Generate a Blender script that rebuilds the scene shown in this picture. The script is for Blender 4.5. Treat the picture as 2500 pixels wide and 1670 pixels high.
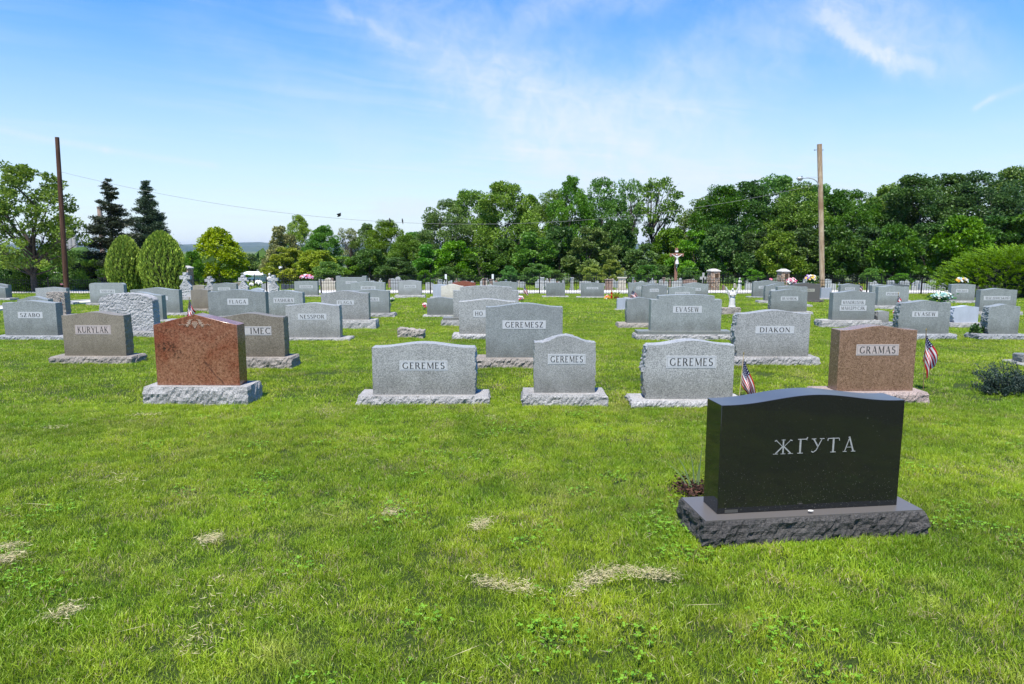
import bpy, math, random
import numpy as np
from mathutils import Vector, noise as mnoise
R = math.radians
C = bpy.context.scene.collection
for o in list(bpy.data.objects):
    bpy.data.objects.remove(o)

# ---------------------------------------------------------------- camera
SCN = bpy.context.scene
EYE = 1.7
PITCH = R(7.85)
F = 1667.0                      # focal length in pixels of the 2500 wide photograph
cam = bpy.data.cameras.new('camera')
cam.sensor_width = 36.0
cam.lens = 36.0 * F / 2500.0
cam.clip_start = 0.1
cam.clip_end = 30000
camo = bpy.data.objects.new('camera', cam)
camo.location = (0, 0, EYE)
camo.rotation_euler = (R(90) - PITCH, 0, 0)
C.objects.link(camo)
SCN.camera = camo

# ---------------------------------------------------------------- sky, sun, exposure
SUN_EL, SUN_AZ = R(65), R(-16)          # azimuth: measured behind the camera, towards its left
sdir = Vector((math.sin(SUN_AZ) * math.cos(SUN_EL), -math.cos(SUN_AZ) * math.cos(SUN_EL), math.sin(SUN_EL)))
W = bpy.data.worlds.new('World')
SCN.world = W
W.use_nodes = True
nt = W.node_tree
nt.nodes.clear()
def wn(t, **kw):
    n = nt.nodes.new(t)
    for k, v in kw.items():
        setattr(n, k, v)
    return n
def wl(a, b):
    nt.links.new(a, b)
sky = wn('ShaderNodeTexSky', sky_type='NISHITA', sun_disc=False, sun_elevation=SUN_EL,
         sun_rotation=math.atan2(sdir.x, sdir.y), altitude=150, air_density=1.0, dust_density=0.4, ozone_density=2.5)
hsv = wn('ShaderNodeHueSaturation')
hsv.inputs['Saturation'].default_value = 1.62
hsv.inputs['Hue'].default_value = 0.508
hsv.inputs['Value'].default_value = 1.0
wl(sky.outputs[0], hsv.inputs['Color'])
tc = wn('ShaderNodeTexCoord')
sep = wn('ShaderNodeSeparateXYZ')
wl(tc.outputs['Generated'], sep.inputs[0])
def M(op, a, b=None, c=None, clamp=False):
    n = wn('ShaderNodeMath', operation=op, use_clamp=clamp)
    for i, v in enumerate((a, b, c)):
        if v is None:
            continue
        if isinstance(v, (int, float)):
            n.inputs[i].default_value = v
        else:
            wl(v, n.inputs[i])
    return n.outputs[0]
zc = M('MAXIMUM', sep.outputs[2], 0.02)
# a cirrus sheet overhead: x and y where the view ray meets a level plane one unit up
cx = M('DIVIDE', sep.outputs[0], zc)
cy = M('DIVIDE', sep.outputs[1], zc)
def comb(x, y, z=0.0):
    n = wn('ShaderNodeCombineXYZ')
    for i, v in enumerate((x, y, z)):
        if isinstance(v, (int, float)):
            n.inputs[i].default_value = v
        else:
            wl(v, n.inputs[i])
    return n.outputs[0]
def nz(vec, scale, detail=5, rough=0.55, dist=0.0):
    n = wn('ShaderNodeTexNoise')
    n.inputs['Scale'].default_value = scale
    n.inputs['Detail'].default_value = detail
    n.inputs['Roughness'].default_value = rough
    n.inputs['Distortion'].default_value = dist
    wl(vec, n.inputs['Vector'])
    return n.outputs['Fac']
def sstep(v, a, b):
    n = wn('ShaderNodeMapRange', interpolation_type='SMOOTHSTEP')
    n.inputs['From Min'].default_value = a
    n.inputs['From Max'].default_value = b
    wl(v, n.inputs['Value'])
    return n.outputs[0]
# streak coordinates: long along the direction from far left-near to far right
ang = R(38)
sa = M('ADD', M('MULTIPLY', cx, math.cos(ang)), M('MULTIPLY', cy, math.sin(ang)))
sb = M('ADD', M('MULTIPLY', cx, -math.sin(ang)), M('MULTIPLY', cy, math.cos(ang)))
warp = nz(comb(cx, cy), 0.8, 3)
sbw = M('ADD', sb, M('MULTIPLY', warp, 0.7))
streak = nz(comb(M('MULTIPLY', sa, 0.35), M('MULTIPLY', sbw, 1.6)), 1.5, 7, 0.62, 0.35)
broad = nz(comb(cx, cy, 3.0), 0.42, 3, 0.5)
cir = M('MULTIPLY', M('MULTIPLY', sstep(streak, 0.35, 0.85), sstep(broad, 0.38, 0.66)), 0.38)
def sky_ae(px, py):                                  # azimuth and elevation tangents of a point of the sky
    v = (py - 835) / F
    yy = math.cos(PITCH) - v * math.sin(PITCH)
    return (px - 1250) / F / yy, -(math.sin(PITCH) + v * math.cos(PITCH)) / yy
yf = M('MAXIMUM', sep.outputs[1], 0.05)
az = M('DIVIDE', sep.outputs[0], yf)
el = M('DIVIDE', sep.outputs[2], yf)
ae = comb(az, el)
fray = M('SUBTRACT', nz(ae, 9.0, 6, .62, .3), 0.5)
fray2 = nz(ae, 26.0, 5, .65, .6)
for (x0, y0, x1, y1, wpx, st, fr) in (
        (820, -60, 1330, 300, 110, .26, .10), (1050, 20, 1600, 420, 150, .25, .12), (1300, 200, 1900, 470, 170, .22, .1),
        (820, 20, 960, 90, 16, .30, .03), (1330, 10, 1580, -20, 45, .5, .06), (1700, 160, 2120, -40, 110, .40, .12),
        (2020, 40, 2065, 100, 26, .42, .06), (2060, 90, 2160, 150, 26, .42, .05), (2140, 130, 2262, 172, 26, .60, .05),
        (2080, 40, 2330, 110, 70, .42, .08), (0, 318, 260, 366, 9, .26, .004), (260, 366, 520, 404, 8, .20, .004),
        (2385, 262, 2420, 240, 7, .40, .006), (2420, 240, 2520, 205, 10, .22, .006), (950, 500, 1300, 520, 26, .3, .05),
        (500, 60, 900, 330, 70, .16, .1)):
    (a0, e0), (a1, e1) = sky_ae(x0, y0), sky_ae(x1, y1)
    L = math.hypot(a1 - a0, e1 - e0)
    tx, ty = (a1 - a0) / L, (e1 - e0) / L
    da, de = M('SUBTRACT', az, a0), M('SUBTRACT', el, e0)
    tt = M('ADD', M('MULTIPLY', da, tx), M('MULTIPLY', de, ty))
    dd = M('ADD', M('ADD', M('MULTIPLY', da, -ty), M('MULTIPLY', de, tx)), M('MULTIPLY', fray, fr * 1.6))
    over = M('MAXIMUM', M('MAXIMUM', M('MULTIPLY', tt, -1.0), M('SUBTRACT', tt, L)), 0.0)
    d2 = M('ADD', M('POWER', M('ABSOLUTE', dd), 2.0), M('MULTIPLY', M('POWER', over, 2.0), .35))
    g = M('POWER', 2.718, M('MULTIPLY', d2, -1.0 / (wpx / F) ** 2))
    cir = M('ADD', cir, M('MULTIPLY', M('MULTIPLY', g, st * 1.25), sstep(fray2, -0.25, 0.95)))
cir = M('MINIMUM', cir, 1.0)
low = sstep(sep.outputs[2], 0.50, 0.02)             # high thin veil thickens towards the horizon
veil = M('ADD', M('MULTIPLY', M('POWER', low, 1.6), 0.80), M('MULTIPLY', cir, 0.48))
veil = M('MINIMUM', veil, 0.92)
mix = wn('ShaderNodeMix', data_type='RGBA')
wl(veil, mix.inputs['Factor'])
wl(hsv.outputs[0], mix.inputs['A'])
mixc = wn('ShaderNodeMix', data_type='RGBA')
wl(M('MINIMUM', cir, 1.0), mixc.inputs['Factor'])
mixc.inputs['A'].default_value = (2.95, 3.5, 4.15, 1)
mixc.inputs['B'].default_value = (3.75, 3.95, 4.3, 1)
wl(mixc.outputs['Result'], mix.inputs['B'])
bg = wn('ShaderNodeBackground')
bg.inputs['Strength'].default_value = 0.15
wl(mix.outputs['Result'], bg.inputs['Color'])
wo = wn('ShaderNodeOutputWorld')
wl(bg.outputs[0], wo.inputs['Surface'])

sl = bpy.data.lights.new('sun', 'SUN')
sl.energy = 5.0
sl.angle = R(0.53)
sl.color = (1.0, 0.95, 0.87)
slo = bpy.data.objects.new('sun', sl)
slo.rotation_euler = (-sdir).to_track_quat('-Z', 'Y').to_euler()
slo.location = (0, 0, 60)
C.objects.link(slo)

SCN.view_settings.view_transform = 'Standard'
SCN.view_settings.look = 'None'
SCN.view_settings.exposure = 0.70
SCN.view_settings.gamma = 1
SCN.cycles.max_bounces = 6
SCN.cycles.diffuse_bounces = 3
SCN.cycles.glossy_bounces = 3
SCN.cycles.transmission_bounces = 3
SCN.cycles.transparent_max_bounces = 8
SCN.cycles.caustics_reflective = False
SCN.cycles.caustics_refractive = False

# ---------------------------------------------------------------- where a pixel of the photograph is
CP, SP = math.cos(PITCH), math.sin(PITCH)
PY = [-60, 10, 16, 24, 32, 38, 46, 100, 160, 320, 700, 3000, 6000, 30000]
PZ = [0.0, 0.0, -.14, -.38, -.64, -.88, -1.2, -3.3, -9, -28, -45, -45, -30, -30]
def gz(y):
    return float(np.interp(y, PY, PZ))
def at_ground(px, py, up=0.0):
    u, v = (px - 1250) / F, (py - 835) / F
    dy, dz = CP - v * SP, -(SP + v * CP)
    lo, hi = 0.5, 95.0
    for _ in range(60):
        m = (lo + hi) / 2
        if EYE + dz * m > gz(dy * m) + up:
            lo = m
        else:
            hi = m
    return u * lo, dy * lo
def zat(py, Y):
    v = (py - 835) / F
    return EYE - (SP + v * CP) * Y / (CP - v * SP)
def xat(px, py, Y):
    v = (py - 835) / F
    return (px - 1250) / F * Y / (CP - v * SP)

# ---------------------------------------------------------------- object helpers
def link(o, parent=None):
    C.objects.link(o)
    if parent is not None:
        o.parent = parent
    return o
def tag(o, label=None, cat=None, group=None, kind=None):
    if label: o['label'] = label
    if cat: o['category'] = cat
    if group: o['group'] = group
    if kind: o['kind'] = kind
    return o
def thing(name, label, cat, loc=(0, 0, 0), rz=0.0, group=None):
    o = bpy.data.objects.new(name, None)
    o.empty_display_size = 0.2
    o.location = loc
    o.rotation_euler = (0, 0, rz)
    link(o)
    return tag(o, label, cat, group)
class MB:
    def __init__(s):
        s.v, s.f, s.m = [], [], []
    def add(s, vs, fs, mi=0):
        b = len(s.v)
        s.v += [tuple(p) for p in vs]
        s.f += [tuple(i + b for i in f) for f in fs]
        s.m += [mi] * len(fs)
    def box(s, x0, x1, y0, y1, z0, z1, mi=0):
        s.add([(x0, y0, z0), (x1, y0, z0), (x1, y1, z0), (x0, y1, z0), (x0, y0, z1), (x1, y0, z1), (x1, y1, z1), (x0, y1, z1)],
              [(0, 3, 2, 1), (4, 5, 6, 7), (0, 1, 5, 4), (1, 2, 6, 5), (2, 3, 7, 6), (3, 0, 4, 7)], mi)
    def tube(s, pts, rad, n=8, mi=0, cap=True):
        pts = [Vector(p) for p in pts]
        if not hasattr(rad, '__len__'):
            rad = [rad] * len(pts)
        vs, fs = [], []
        for i, p in enumerate(pts):
            t = (pts[min(i + 1, len(pts) - 1)] - pts[max(i - 1, 0)]).normalized()
            a = t.cross(Vector((0, 0, 1)) if abs(t.z) < 0.9 else Vector((1, 0, 0))).normalized()
            b = t.cross(a)
            for k in range(n):
                w = 2 * math.pi * k / n
                vs.append(p + (a * math.cos(w) + b * math.sin(w)) * rad[i])
        for i in range(len(pts) - 1):
            for k in range(n):
                k2 = (k + 1) % n
                fs.append((i * n + k, i * n + k2, (i + 1) * n + k2, (i + 1) * n + k))
        if cap:
            fs.append(tuple(range(n - 1, -1, -1)))
            fs.append(tuple((len(pts) - 1) * n + k for k in range(n)))
        s.add(vs, fs, mi)
    def ball(s, c, r, sc=(1, 1, 1), nu=10, nv=7, mi=0):
        vs, fs = [(c[0], c[1], c[2] - r * sc[2])], []
        for j in range(1, nv):
            th = math.pi * j / nv
            for i in range(nu):
                ph = 2 * math.pi * i / nu
                vs.append((c[0] + r * sc[0] * math.sin(th) * math.cos(ph), c[1] + r * sc[1] * math.sin(th) * math.sin(ph), c[2] - r * sc[2] * math.cos(th)))
        vs.append((c[0], c[1], c[2] + r * sc[2]))
        for i in range(nu):
            fs.append((0, 1 + (i + 1) % nu, 1 + i))
            fs.append((len(vs) - 1, 1 + (nv - 2) * nu + i, 1 + (nv - 2) * nu + (i + 1) % nu))
        for j in range(nv - 2):
            for i in range(nu):
                a, b = 1 + j * nu + i, 1 + j * nu + (i + 1) % nu
                fs.append((a, b, b + nu, a + nu))
        s.add(vs, fs, mi)
    def prism(s, outline, y0, y1, mi=0):       # outline: list of (x, z), counter clockwise seen from -y
        n = len(outline)
        vs = [(x, y0, z) for x, z in outline] + [(x, y1, z) for x, z in outline]
        fs = [tuple(range(n)), tuple(range(2 * n - 1, n - 1, -1))]
        fs += [(i, i + n, (i + 1) % n + n, (i + 1) % n) for i in range(n)]
        s.add(vs, fs, mi)
    def mesh(s, name, mats):
        me = bpy.data.meshes.new(name)
        me.from_pydata(s.v, [], s.f)
        for m in (mats if isinstance(mats, (list, tuple)) else [mats]):
            me.materials.append(m)
        if any(s.m):
            me.polygons.foreach_set('material_index', s.m)
        return me
    def build(s, name, mats, parent=None, smooth=None, loc=None):
        me = s.mesh(name, mats)
        me.update()
        if smooth is not None:
            me.polygons.foreach_set('use_smooth', [True] * len(me.polygons))
            me.set_sharp_from_angle(angle=R(smooth))
        o = bpy.data.objects.new(name, me)
        if loc is not None:
            o.location = loc
        return link(o, parent)
def np_mesh(name, V, k, mats, attrs=None, mi=None):
    """consecutive runs of k vertices make one face each"""
    me = bpy.data.meshes.new(name)
    V = np.asarray(V, np.float32).reshape(-1, 3)
    n = len(V)
    nf = n // k
    me.vertices.add(n)
    me.vertices.foreach_set('co', V.ravel())
    me.loops.add(n)
    me.loops.foreach_set('vertex_index', np.arange(n, dtype=np.int32))
    me.polygons.add(nf)
    me.polygons.foreach_set('loop_start', np.arange(0, n, k, dtype=np.int32))
    for m in (mats if isinstance(mats, (list, tuple)) else [mats]):
        me.materials.append(m)
    if mi is not None:
        me.polygons.foreach_set('material_index', np.asarray(mi, np.int32))
    for nm, a in (attrs or {}).items():
        at = me.attributes.new(nm, 'FLOAT', 'POINT')
        at.data.foreach_set('value', np.asarray(a, np.float32).ravel())
    me.update(calc_edges=True)
    return me
def unit(a):
    return a / np.maximum(np.linalg.norm(a, axis=-1, keepdims=True), 1e-6)
def leaf_quads(Pn, ax, size, asp, rng, tilt=None):
    """diamond leaves: centre, long axis, length, width/length"""
    n = len(Pn)
    ax = unit(ax)
    b = unit(np.cross(ax, unit(rng.normal(size=(n, 3))) if tilt is None else tilt))
    size = np.broadcast_to(np.asarray(size, float), (n,))[:, None]
    V = np.stack([Pn - ax * size * .5, Pn + b * size * asp * .5 - ax * size * .08, Pn + ax * size * .5, Pn - b * size * asp * .5 - ax * size * .08], 1)
    return V.reshape(-1, 3)

# ---------------------------------------------------------------- materials
class Mat:
    def __init__(s, name):
        s.m = bpy.data.materials.new(name)
        s.m.use_nodes = True
        s.t = s.m.node_tree
        s.t.nodes.clear()
        s.out = s.t.nodes.new('ShaderNodeOutputMaterial')
        s._tc = None
    def n(s, t, ins=None, **kw):
        n = s.t.nodes.new(t)
        for k, v in kw.items():
            setattr(n, k, v)
        for k, v in (ins or {}).items():
            s.set(n.inputs[k], v)
        return n
    def set(s, sock, v):
        if isinstance(v, bpy.types.NodeSocket):
            s.t.links.new(v, sock)
        elif isinstance(v, (tuple, list)) and len(v) == 3 and sock.type == 'RGBA':
            sock.default_value = (*v, 1)
        else:
            sock.default_value = v
    def tc(s, w='Object'):
        if s._tc is None:
            s._tc = s.t.nodes.new('ShaderNodeTexCoord')
        return s._tc.outputs[w]
    def pos(s):
        return s.n('ShaderNodeNewGeometry').outputs['Position']
    def noise(s, scale, detail=3, rough=.55, vec=None, dist=0.0):
        return s.n('ShaderNodeTexNoise', {'Vector': vec or s.tc(), 'Scale': scale, 'Detail': detail, 'Roughness': rough, 'Distortion': dist}).outputs['Fac']
    def ramp(s, fac, stops, interp='LINEAR'):
        n = s.n('ShaderNodeValToRGB', {'Fac': fac})
        n.color_ramp.interpolation = interp
        e = n.color_ramp.elements
        while len(e) < len(stops):
            e.new(.5)
        for i, (p, c) in enumerate(stops):
            e[i].position = p
            e[i].color = (*c, 1) if len(c) == 3 else c
        return n.outputs['Color']
    def math(s, op, a, b=0.0, clamp=False):
        return s.n('ShaderNodeMath', {0: a, 1: b}, operation=op, use_clamp=clamp).outputs[0]
    def rng(s, v, a, b, c=0.0, d=1.0):
        return s.n('ShaderNodeMapRange', {'Value': v, 'From Min': a, 'From Max': b, 'To Min': c, 'To Max': d}).outputs[0]
    def mix(s, f, a, b, blend='MIX'):
        n = s.n('ShaderNodeMix', data_type='RGBA', blend_type=blend)
        s.set(n.inputs['Factor'], f)
        s.set(n.inputs['A'], a)
        s.set(n.inputs['B'], b)
        return n.outputs['Result']
    def attr(s, name):
        return s.n('ShaderNodeAttribute', attribute_name=name).outputs['Fac']
    def rand(s):
        return s.n('ShaderNodeObjectInfo').outputs['Random']
    def hsv(s, c, h=.5, sa=1.0, v=1.0):
        return s.n('ShaderNodeHueSaturation', {'Color': c, 'Hue': h, 'Saturation': sa, 'Value': v}).outputs[0]
    def bump(s, h, dist, strength=1.0):
        return s.n('ShaderNodeBump', {'Height': h, 'Distance': dist, 'Strength': strength}).outputs[0]
    def pbr(s, col, rough=.6, normal=None, spec=.5, metal=0.0):
        b = s.n('ShaderNodeBsdfPrincipled', {'Base Color': col, 'Roughness': rough, 'Metallic': metal, 'Specular IOR Level': spec})
        if normal is not None:
            s.set(b.inputs['Normal'], normal)
        s.t.links.new(b.outputs[0], s.out.inputs['Surface'])
        return s.m
    def leaf(s, col, trans=.35, rough=.5, spec=.35):
        b = s.n('ShaderNodeBsdfPrincipled', {'Base Color': col, 'Roughness': rough, 'Specular IOR Level': spec})
        t = s.n('ShaderNodeBsdfTranslucent', {'Color': col})
        m = s.n('ShaderNodeMixShader', {0: trans, 1: b.outputs[0], 2: t.outputs[0]})
        s.t.links.new(m.outputs[0], s.out.inputs['Surface'])
        return s.m

def granite(name, light, dark, grain=150, mix_lo=.36, mix_hi=.62, rough=.45, stain=.5, bump=0.0, mott=.05, spec=.45, rockbump=0.0):
    m = Mat(name)
    v = m.tc()
    off = m.n('ShaderNodeVectorMath', {0: v, 1: m.n('ShaderNodeCombineXYZ', {0: m.math('MULTIPLY', m.rand(), 37.0), 1: m.math('MULTIPLY', m.rand(), 11.0), 2: 0.0}).outputs[0]}, operation='ADD').outputs[0]
    g = m.noise(grain, 2, .75, off)
    g2 = m.noise(grain * .32, 2, .6, off)
    gg = m.math('ADD', m.math('MULTIPLY', g, .85), m.math('MULTIPLY', g2, .15))
    f = m.rng(gg, mix_lo, mix_hi)
    c = m.mix(f, dark, light)
    mo = m.noise(3.2, 4, .6, off)
    c = m.hsv(c, v=m.math('MULTIPLY', m.rng(mo, .3, .7, 1 - mott, 1 + mott), m.rng(m.rand(), 0, 1, .84, 1.10)))
    if stain:
        z = m.n('ShaderNodeSeparateXYZ', {0: v}).outputs[2]
        sn = m.noise(4.0, 4, .6, off)
        k = m.math('MULTIPLY', m.rng(m.math('ADD', z, m.math('MULTIPLY', sn, .35)), .62, .34, 0, 1), stain)
        c = m.mix(k, c, m.mix(1.0, c, (.34, .32, .25), 'MULTIPLY'))
        st = m.noise(9.0, 3, .6, m.n('ShaderNodeVectorMath', {0: off, 1: (1.0, 1.0, .22)}, operation='MULTIPLY').outputs[0])
        c = m.hsv(c, v=m.rng(st, .35, .7, 1.04, .90))
    nrm = None
    if rockbump:
        h = m.math('ADD', m.noise(26, 5, .65, off), m.math('MULTIPLY', m.noise(90, 4, .6, off), .4))
        nrm = m.bump(h, rockbump)
    elif bump:
        nrm = m.bump(g, bump)
    return m.pbr(c, m.rng(g2, .3, .7, rough - .08, rough + .08), nrm, spec)

GREY = granite('granite_grey', (.43, .43, .41), (.15, .155, .15), 105, .38, .62)
BLUE = granite('granite_blue_grey', (.345, .365, .35), (.13, .145, .14), 120, .37, .63)
WARM = granite('granite_warm_grey', (.27, .235, .18), (.095, .08, .058), 130, .38, .60)
TAN = granite('granite_tan', (.34, .30, .235), (.17, .145, .11), 130, .36, .62)
PALE = granite('granite_pale', (.42, .45, .50), (.32, .345, .39), 140, .36, .64, stain=.1)
CREAM = granite('marble_cream', (.68, .64, .55), (.55, .50, .42), 20, .3, .7, stain=.3, rough=.7)
BROWN = granite('granite_pink_brown', (.33, .205, .135), (.095, .053, .034), 120, .38, .60, stain=.12, rough=.22, spec=.5)
RUST = granite('granite_rust', (.30, .10, .06), (.14, .045, .03), 120, .38, .60, stain=.12, rough=.3)
ROCK = granite('granite_rock_face', (.44, .43, .41), (.15, .145, .14), 110, .36, .60, rough=.8, stain=0, mott=.18, rockbump=.02, spec=.25)
ROCKBLUE = granite('granite_rock_face_grey', (.36, .37, .375), (.13, .135, .14), 110, .36, .60, rough=.8, stain=0, mott=.18, rockbump=.02, spec=.25)
ROCKPINK = granite('granite_rock_face_pink', (.43, .345, .31), (.17, .13, .115), 110, .36, .60, rough=.8, stain=0, mott=.18, rockbump=.02, spec=.25)
ROCKTAN = granite('granite_rock_face_tan', (.37, .335, .29), (.14, .12, .105), 110, .36, .60, rough=.8, stain=0, mott=.18, rockbump=.02, spec=.25)
ROCKBLACK = granite('granite_rock_face_black', (.115, .108, .100), (.040, .037, .034), 60, .3, .7, rough=.75, stain=0, mott=.3, rockbump=.025, spec=.35)
ROCKPALE = granite('granite_rock_face_pale', (.50, .495, .485), (.24, .24, .24), 100, .36, .6, rough=.85, stain=0, mott=.2, rockbump=.02)
def red_granite():
    m = Mat('granite_red_polished')
    v = m.tc()
    g = m.math('ADD', m.math('MULTIPLY', m.noise(130, 2, .75), .6), m.math('MULTIPLY', m.noise(42, 2, .6), .4))
    c = m.ramp(g, [(.36, (.03, .017, .012)), (.46, (.17, .072, .042)), (.56, (.275, .130, .076)), (.68, (.33, .21, .14))])
    w = m.noise(2.2, 5, .65, dist=.6)
    c = m.mix(m.rng(w, .45, .62), c, m.mix(1.0, c, (.78, .52, .48), 'MULTIPLY'))
    # a dark vein that falls to the lower right, and two mineral blotches
    s = m.n('ShaderNodeSeparateXYZ', {0: v})
    x, z = s.outputs[0], s.outputs[2]
    line = m.math('ABSOLUTE', m.math('SUBTRACT', m.math('ADD', m.math('MULTIPLY', x, 1.25), z), m.math('ADD', .57, m.math('MULTIPLY', m.math('SUBTRACT', m.noise(7, 4, .6), .5), .12))))
    vein = m.math('MULTIPLY', m.rng(line, .022, .0), m.math('MULTIPLY', m.rng(x, .0, .12), m.rng(m.noise(12, 3), .35, .6)))
    c = m.mix(vein, c, (.045, .02, .02))
    def blot(bx, bz, sx, sz):
        d = m.math('ADD', m.math('POWER', m.math('DIVIDE', m.math('SUBTRACT', x, bx), sx), 2.0), m.math('POWER', m.math('DIVIDE', m.math('SUBTRACT', z, bz), sz), 2.0))
        return m.math('MULTIPLY', m.rng(d, 1.0, .1), m.rng(m.noise(38, 3, .7), .48, .60), True)
    c = m.mix(blot(-.33, .64, .13, .07), c, (.02, .012, .01))
    c = m.mix(blot(-.22, .55, .09, .06), c, (.03, .015, .012))
    return m.pbr(c, .16, None, .55)
RED = red_granite()
def black_granite(name, specks):
    m = Mat(name)
    v = m.tc()
    c = m.mix(m.rng(m.noise(160, 2, .7), .35, .65), (.007, .0075, .0065), (.018, .018, .016))
    if specks:
        # dried clippings that mowing threw against the face, thickest low down
        z = m.n('ShaderNodeSeparateXYZ', {0: v}).outputs[2]
        wv = m.n('ShaderNodeVectorMath', {0: v, 1: m.n('ShaderNodeVectorMath', {0: m.n('ShaderNodeTexNoise', {'Vector': v, 'Scale': 18.0, 'Detail': 1}).outputs['Color'], 1: (.06, .06, .06)}, operation='MULTIPLY').outputs[0]}, operation='ADD').outputs[0]
        vo = m.n('ShaderNodeTexVoronoi', {'Vector': m.n('ShaderNodeVectorMath', {0: wv, 1: (1.0, 1.0, .55)}, operation='MULTIPLY').outputs[0], 'Scale': 215.0, 'Randomness': 1.0}, feature='F1')
        pick = m.n('ShaderNodeSeparateXYZ', {0: vo.outputs['Color']}).outputs[0]
        dens = m.rng(m.math('ADD', z, m.math('MULTIPLY', m.noise(5, 3), .15)), .60, .20, .012, .26)
        on = m.math('MULTIPLY', m.math('LESS_THAN', pick, dens), m.rng(vo.outputs['Distance'], .24, .14))
        c = m.mix(on, c, (.20, .20, .15))
        rough = m.math('ADD', .07, m.math('MULTIPLY', on, .6))
    else:
        rough = .22
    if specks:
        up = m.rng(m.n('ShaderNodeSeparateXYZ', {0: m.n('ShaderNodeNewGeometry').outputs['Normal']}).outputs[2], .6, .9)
        c = m.mix(up, c, m.mix(m.noise(3.0, 4, .6), (.045, .05, .06), (.085, .085, .09)))      # sky's reflection on the level top, put into the colour as a paler tone
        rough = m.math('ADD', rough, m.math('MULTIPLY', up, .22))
    return m.pbr(c, rough, None, .55)
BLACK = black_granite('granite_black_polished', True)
BLACKTOP = Mat('granite_black_sawn').pbr((.105, .097, .090), .34, None, .5)
def flat(name, col, rough=.6, metal=0.0, spec=.4, var=.08, scale=40):
    m = Mat(name)
    c = m.hsv((*col, 1) if False else m.mix(0.0, col, col), v=m.rng(m.noise(scale, 4, .6), .3, .7, 1 - var, 1 + var))
    return m.pbr(c, rough, None, spec, metal)
PLATE = flat('sandblasted_panel', (.43, .44, .44), .8)
PLATEPINK = flat('sandblasted_panel_pink', (.40, .34, .31), .8)
PLATEWARM = flat('sandblasted_panel_warm', (.40, .38, .36), .8)
INK = flat('letter_shadow_lacquer', (.035, .035, .033), .6)
INKSOFT = flat('letter_cut_grey', (.17, .18, .185), .7)
FROST = flat('letter_frosted_white', (.27, .275, .26), .75, var=.25, scale=120)
CARVE = flat('carving_frosted', (.31, .22, .16), .8, var=.15)

# ---------------------------------------------------------------- ground
def in_road(x, y):
    return (39.35 < y < 45.6) or (-18.15 < x < -16.45 and 9 < y < 39.4)
gm = Mat('lawn_soil')
n1 = gm.noise(.35, 5, .6, gm.pos())
n2 = gm.noise(5, 5, .7, gm.pos())
n3 = gm.noise(60, 3, .7, gm.pos())
gc = gm.mix(gm.rng(n1, .35, .65), (.070, .125, .010), (.110, .160, .014))
gc = gm.mix(gm.rng(n2, .35, .7), gc, (.050, .080, .012))
gc = gm.mix(gm.rng(gm.n('ShaderNodeSeparateXYZ', {0: gm.pos()}).outputs[1], 16, 7), gc, (.030, .050, .007))
gc = gm.hsv(gc, v=gm.rng(n3, .3, .7, .6, 1.35))
far = gm.n('ShaderNodeSeparateXYZ', {0: gm.pos()}).outputs[1]
gc = gm.mix(gm.rng(far, 60, 300), gc, gm.mix(gm.rng(gm.noise(.02, 5, .7, gm.pos()), .42, .58), (.045, .085, .018), (.12, .14, .05)))
LAWN = gm.pbr(gc, .9, gm.bump(n3, .02), .2)
ys = [-30, -10, 0, 2, 4, 7, 10, 13, 16, 20, 24, 28, 32, 35, 38, 42, 46, 54, 64, 80, 100, 130, 160, 230, 320, 450, 700, 1200, 2000, 3000, 6000, 9000, 14000, 20000]
xs_ = [-16000, -9000, -5000, -2500, -1200, -600, -300, -150, -80, -50, -30, -20, -10, -5, 0, 5, 10, 20, 30, 50, 80, 150, 300, 600, 1200, 2500, 5000, 9000, 16000]
gb = MB()
gb.add([(x, y, gz(y)) for y in ys for x in xs_],
       [(j * len(xs_) + i, j * len(xs_) + i + 1, (j + 1) * len(xs_) + i + 1, (j + 1) * len(xs_) + i) for j in range(len(ys) - 1) for i in range(len(xs_) - 1)])
tag(gb.build('ground', LAWN), kind='structure')
cm = Mat('old_concrete')
cc = cm.mix(cm.rng(cm.noise(.8, 5, .65, cm.pos()), .35, .65), (.50, .475, .43), (.60, .58, .53))
cc = cm.hsv(cc, v=cm.rng(cm.noise(14, 4, .7, cm.pos()), .3, .7, .85, 1.1))
CONC = cm.pbr(cc, .85, None, .2)
rb = MB()
for (y0, y1) in ((39.5, 42), (42, 45.4)):
    rb.add([(-120, y0, gz(y0) + .03), (120, y0, gz(y0) + .03), (120, y1, gz(y1) + .03), (-120, y1, gz(y1) + .03)], [(0, 1, 2, 3)])
rb.box(-120, 120, 39.38, 39.5, gz(39.4) - .2, gz(39.4) + .07)
rb.box(-120, 120, 45.4, 45.55, gz(45.5) - .2, gz(45.5) + .09)
tag(rb.build('road', CONC), kind='structure')
pb = MB()
py_ = [9, 13, 16, 20, 24, 28, 32, 36, 39.36]
pb.add([(x, y, gz(y) + .034) for y in py_ for x in (-18.05, -16.55)], [(2 * i, 2 * i + 1, 2 * i + 3, 2 * i + 2) for i in range(len(py_) - 1)])
for i in range(len(py_) - 1):
    a, b = py_[i], py_[i + 1]
    for x0, x1 in ((-18.17, -18.05), (-16.55, -16.45)):
        pb.add([(x0, a, gz(a) + .07), (x1, a, gz(a) + .07), (x1, b, gz(b) + .07), (x0, b, gz(b) + .07), (x0, a, gz(a) - .1), (x1, a, gz(a) - .1), (x1, b, gz(b) - .1), (x0, b, gz(b) - .1)],
               [(0, 1, 2, 3), (0, 3, 7, 4), (1, 5, 6, 2)])
tag(pb.build('path', CONC), kind='structure')

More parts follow.
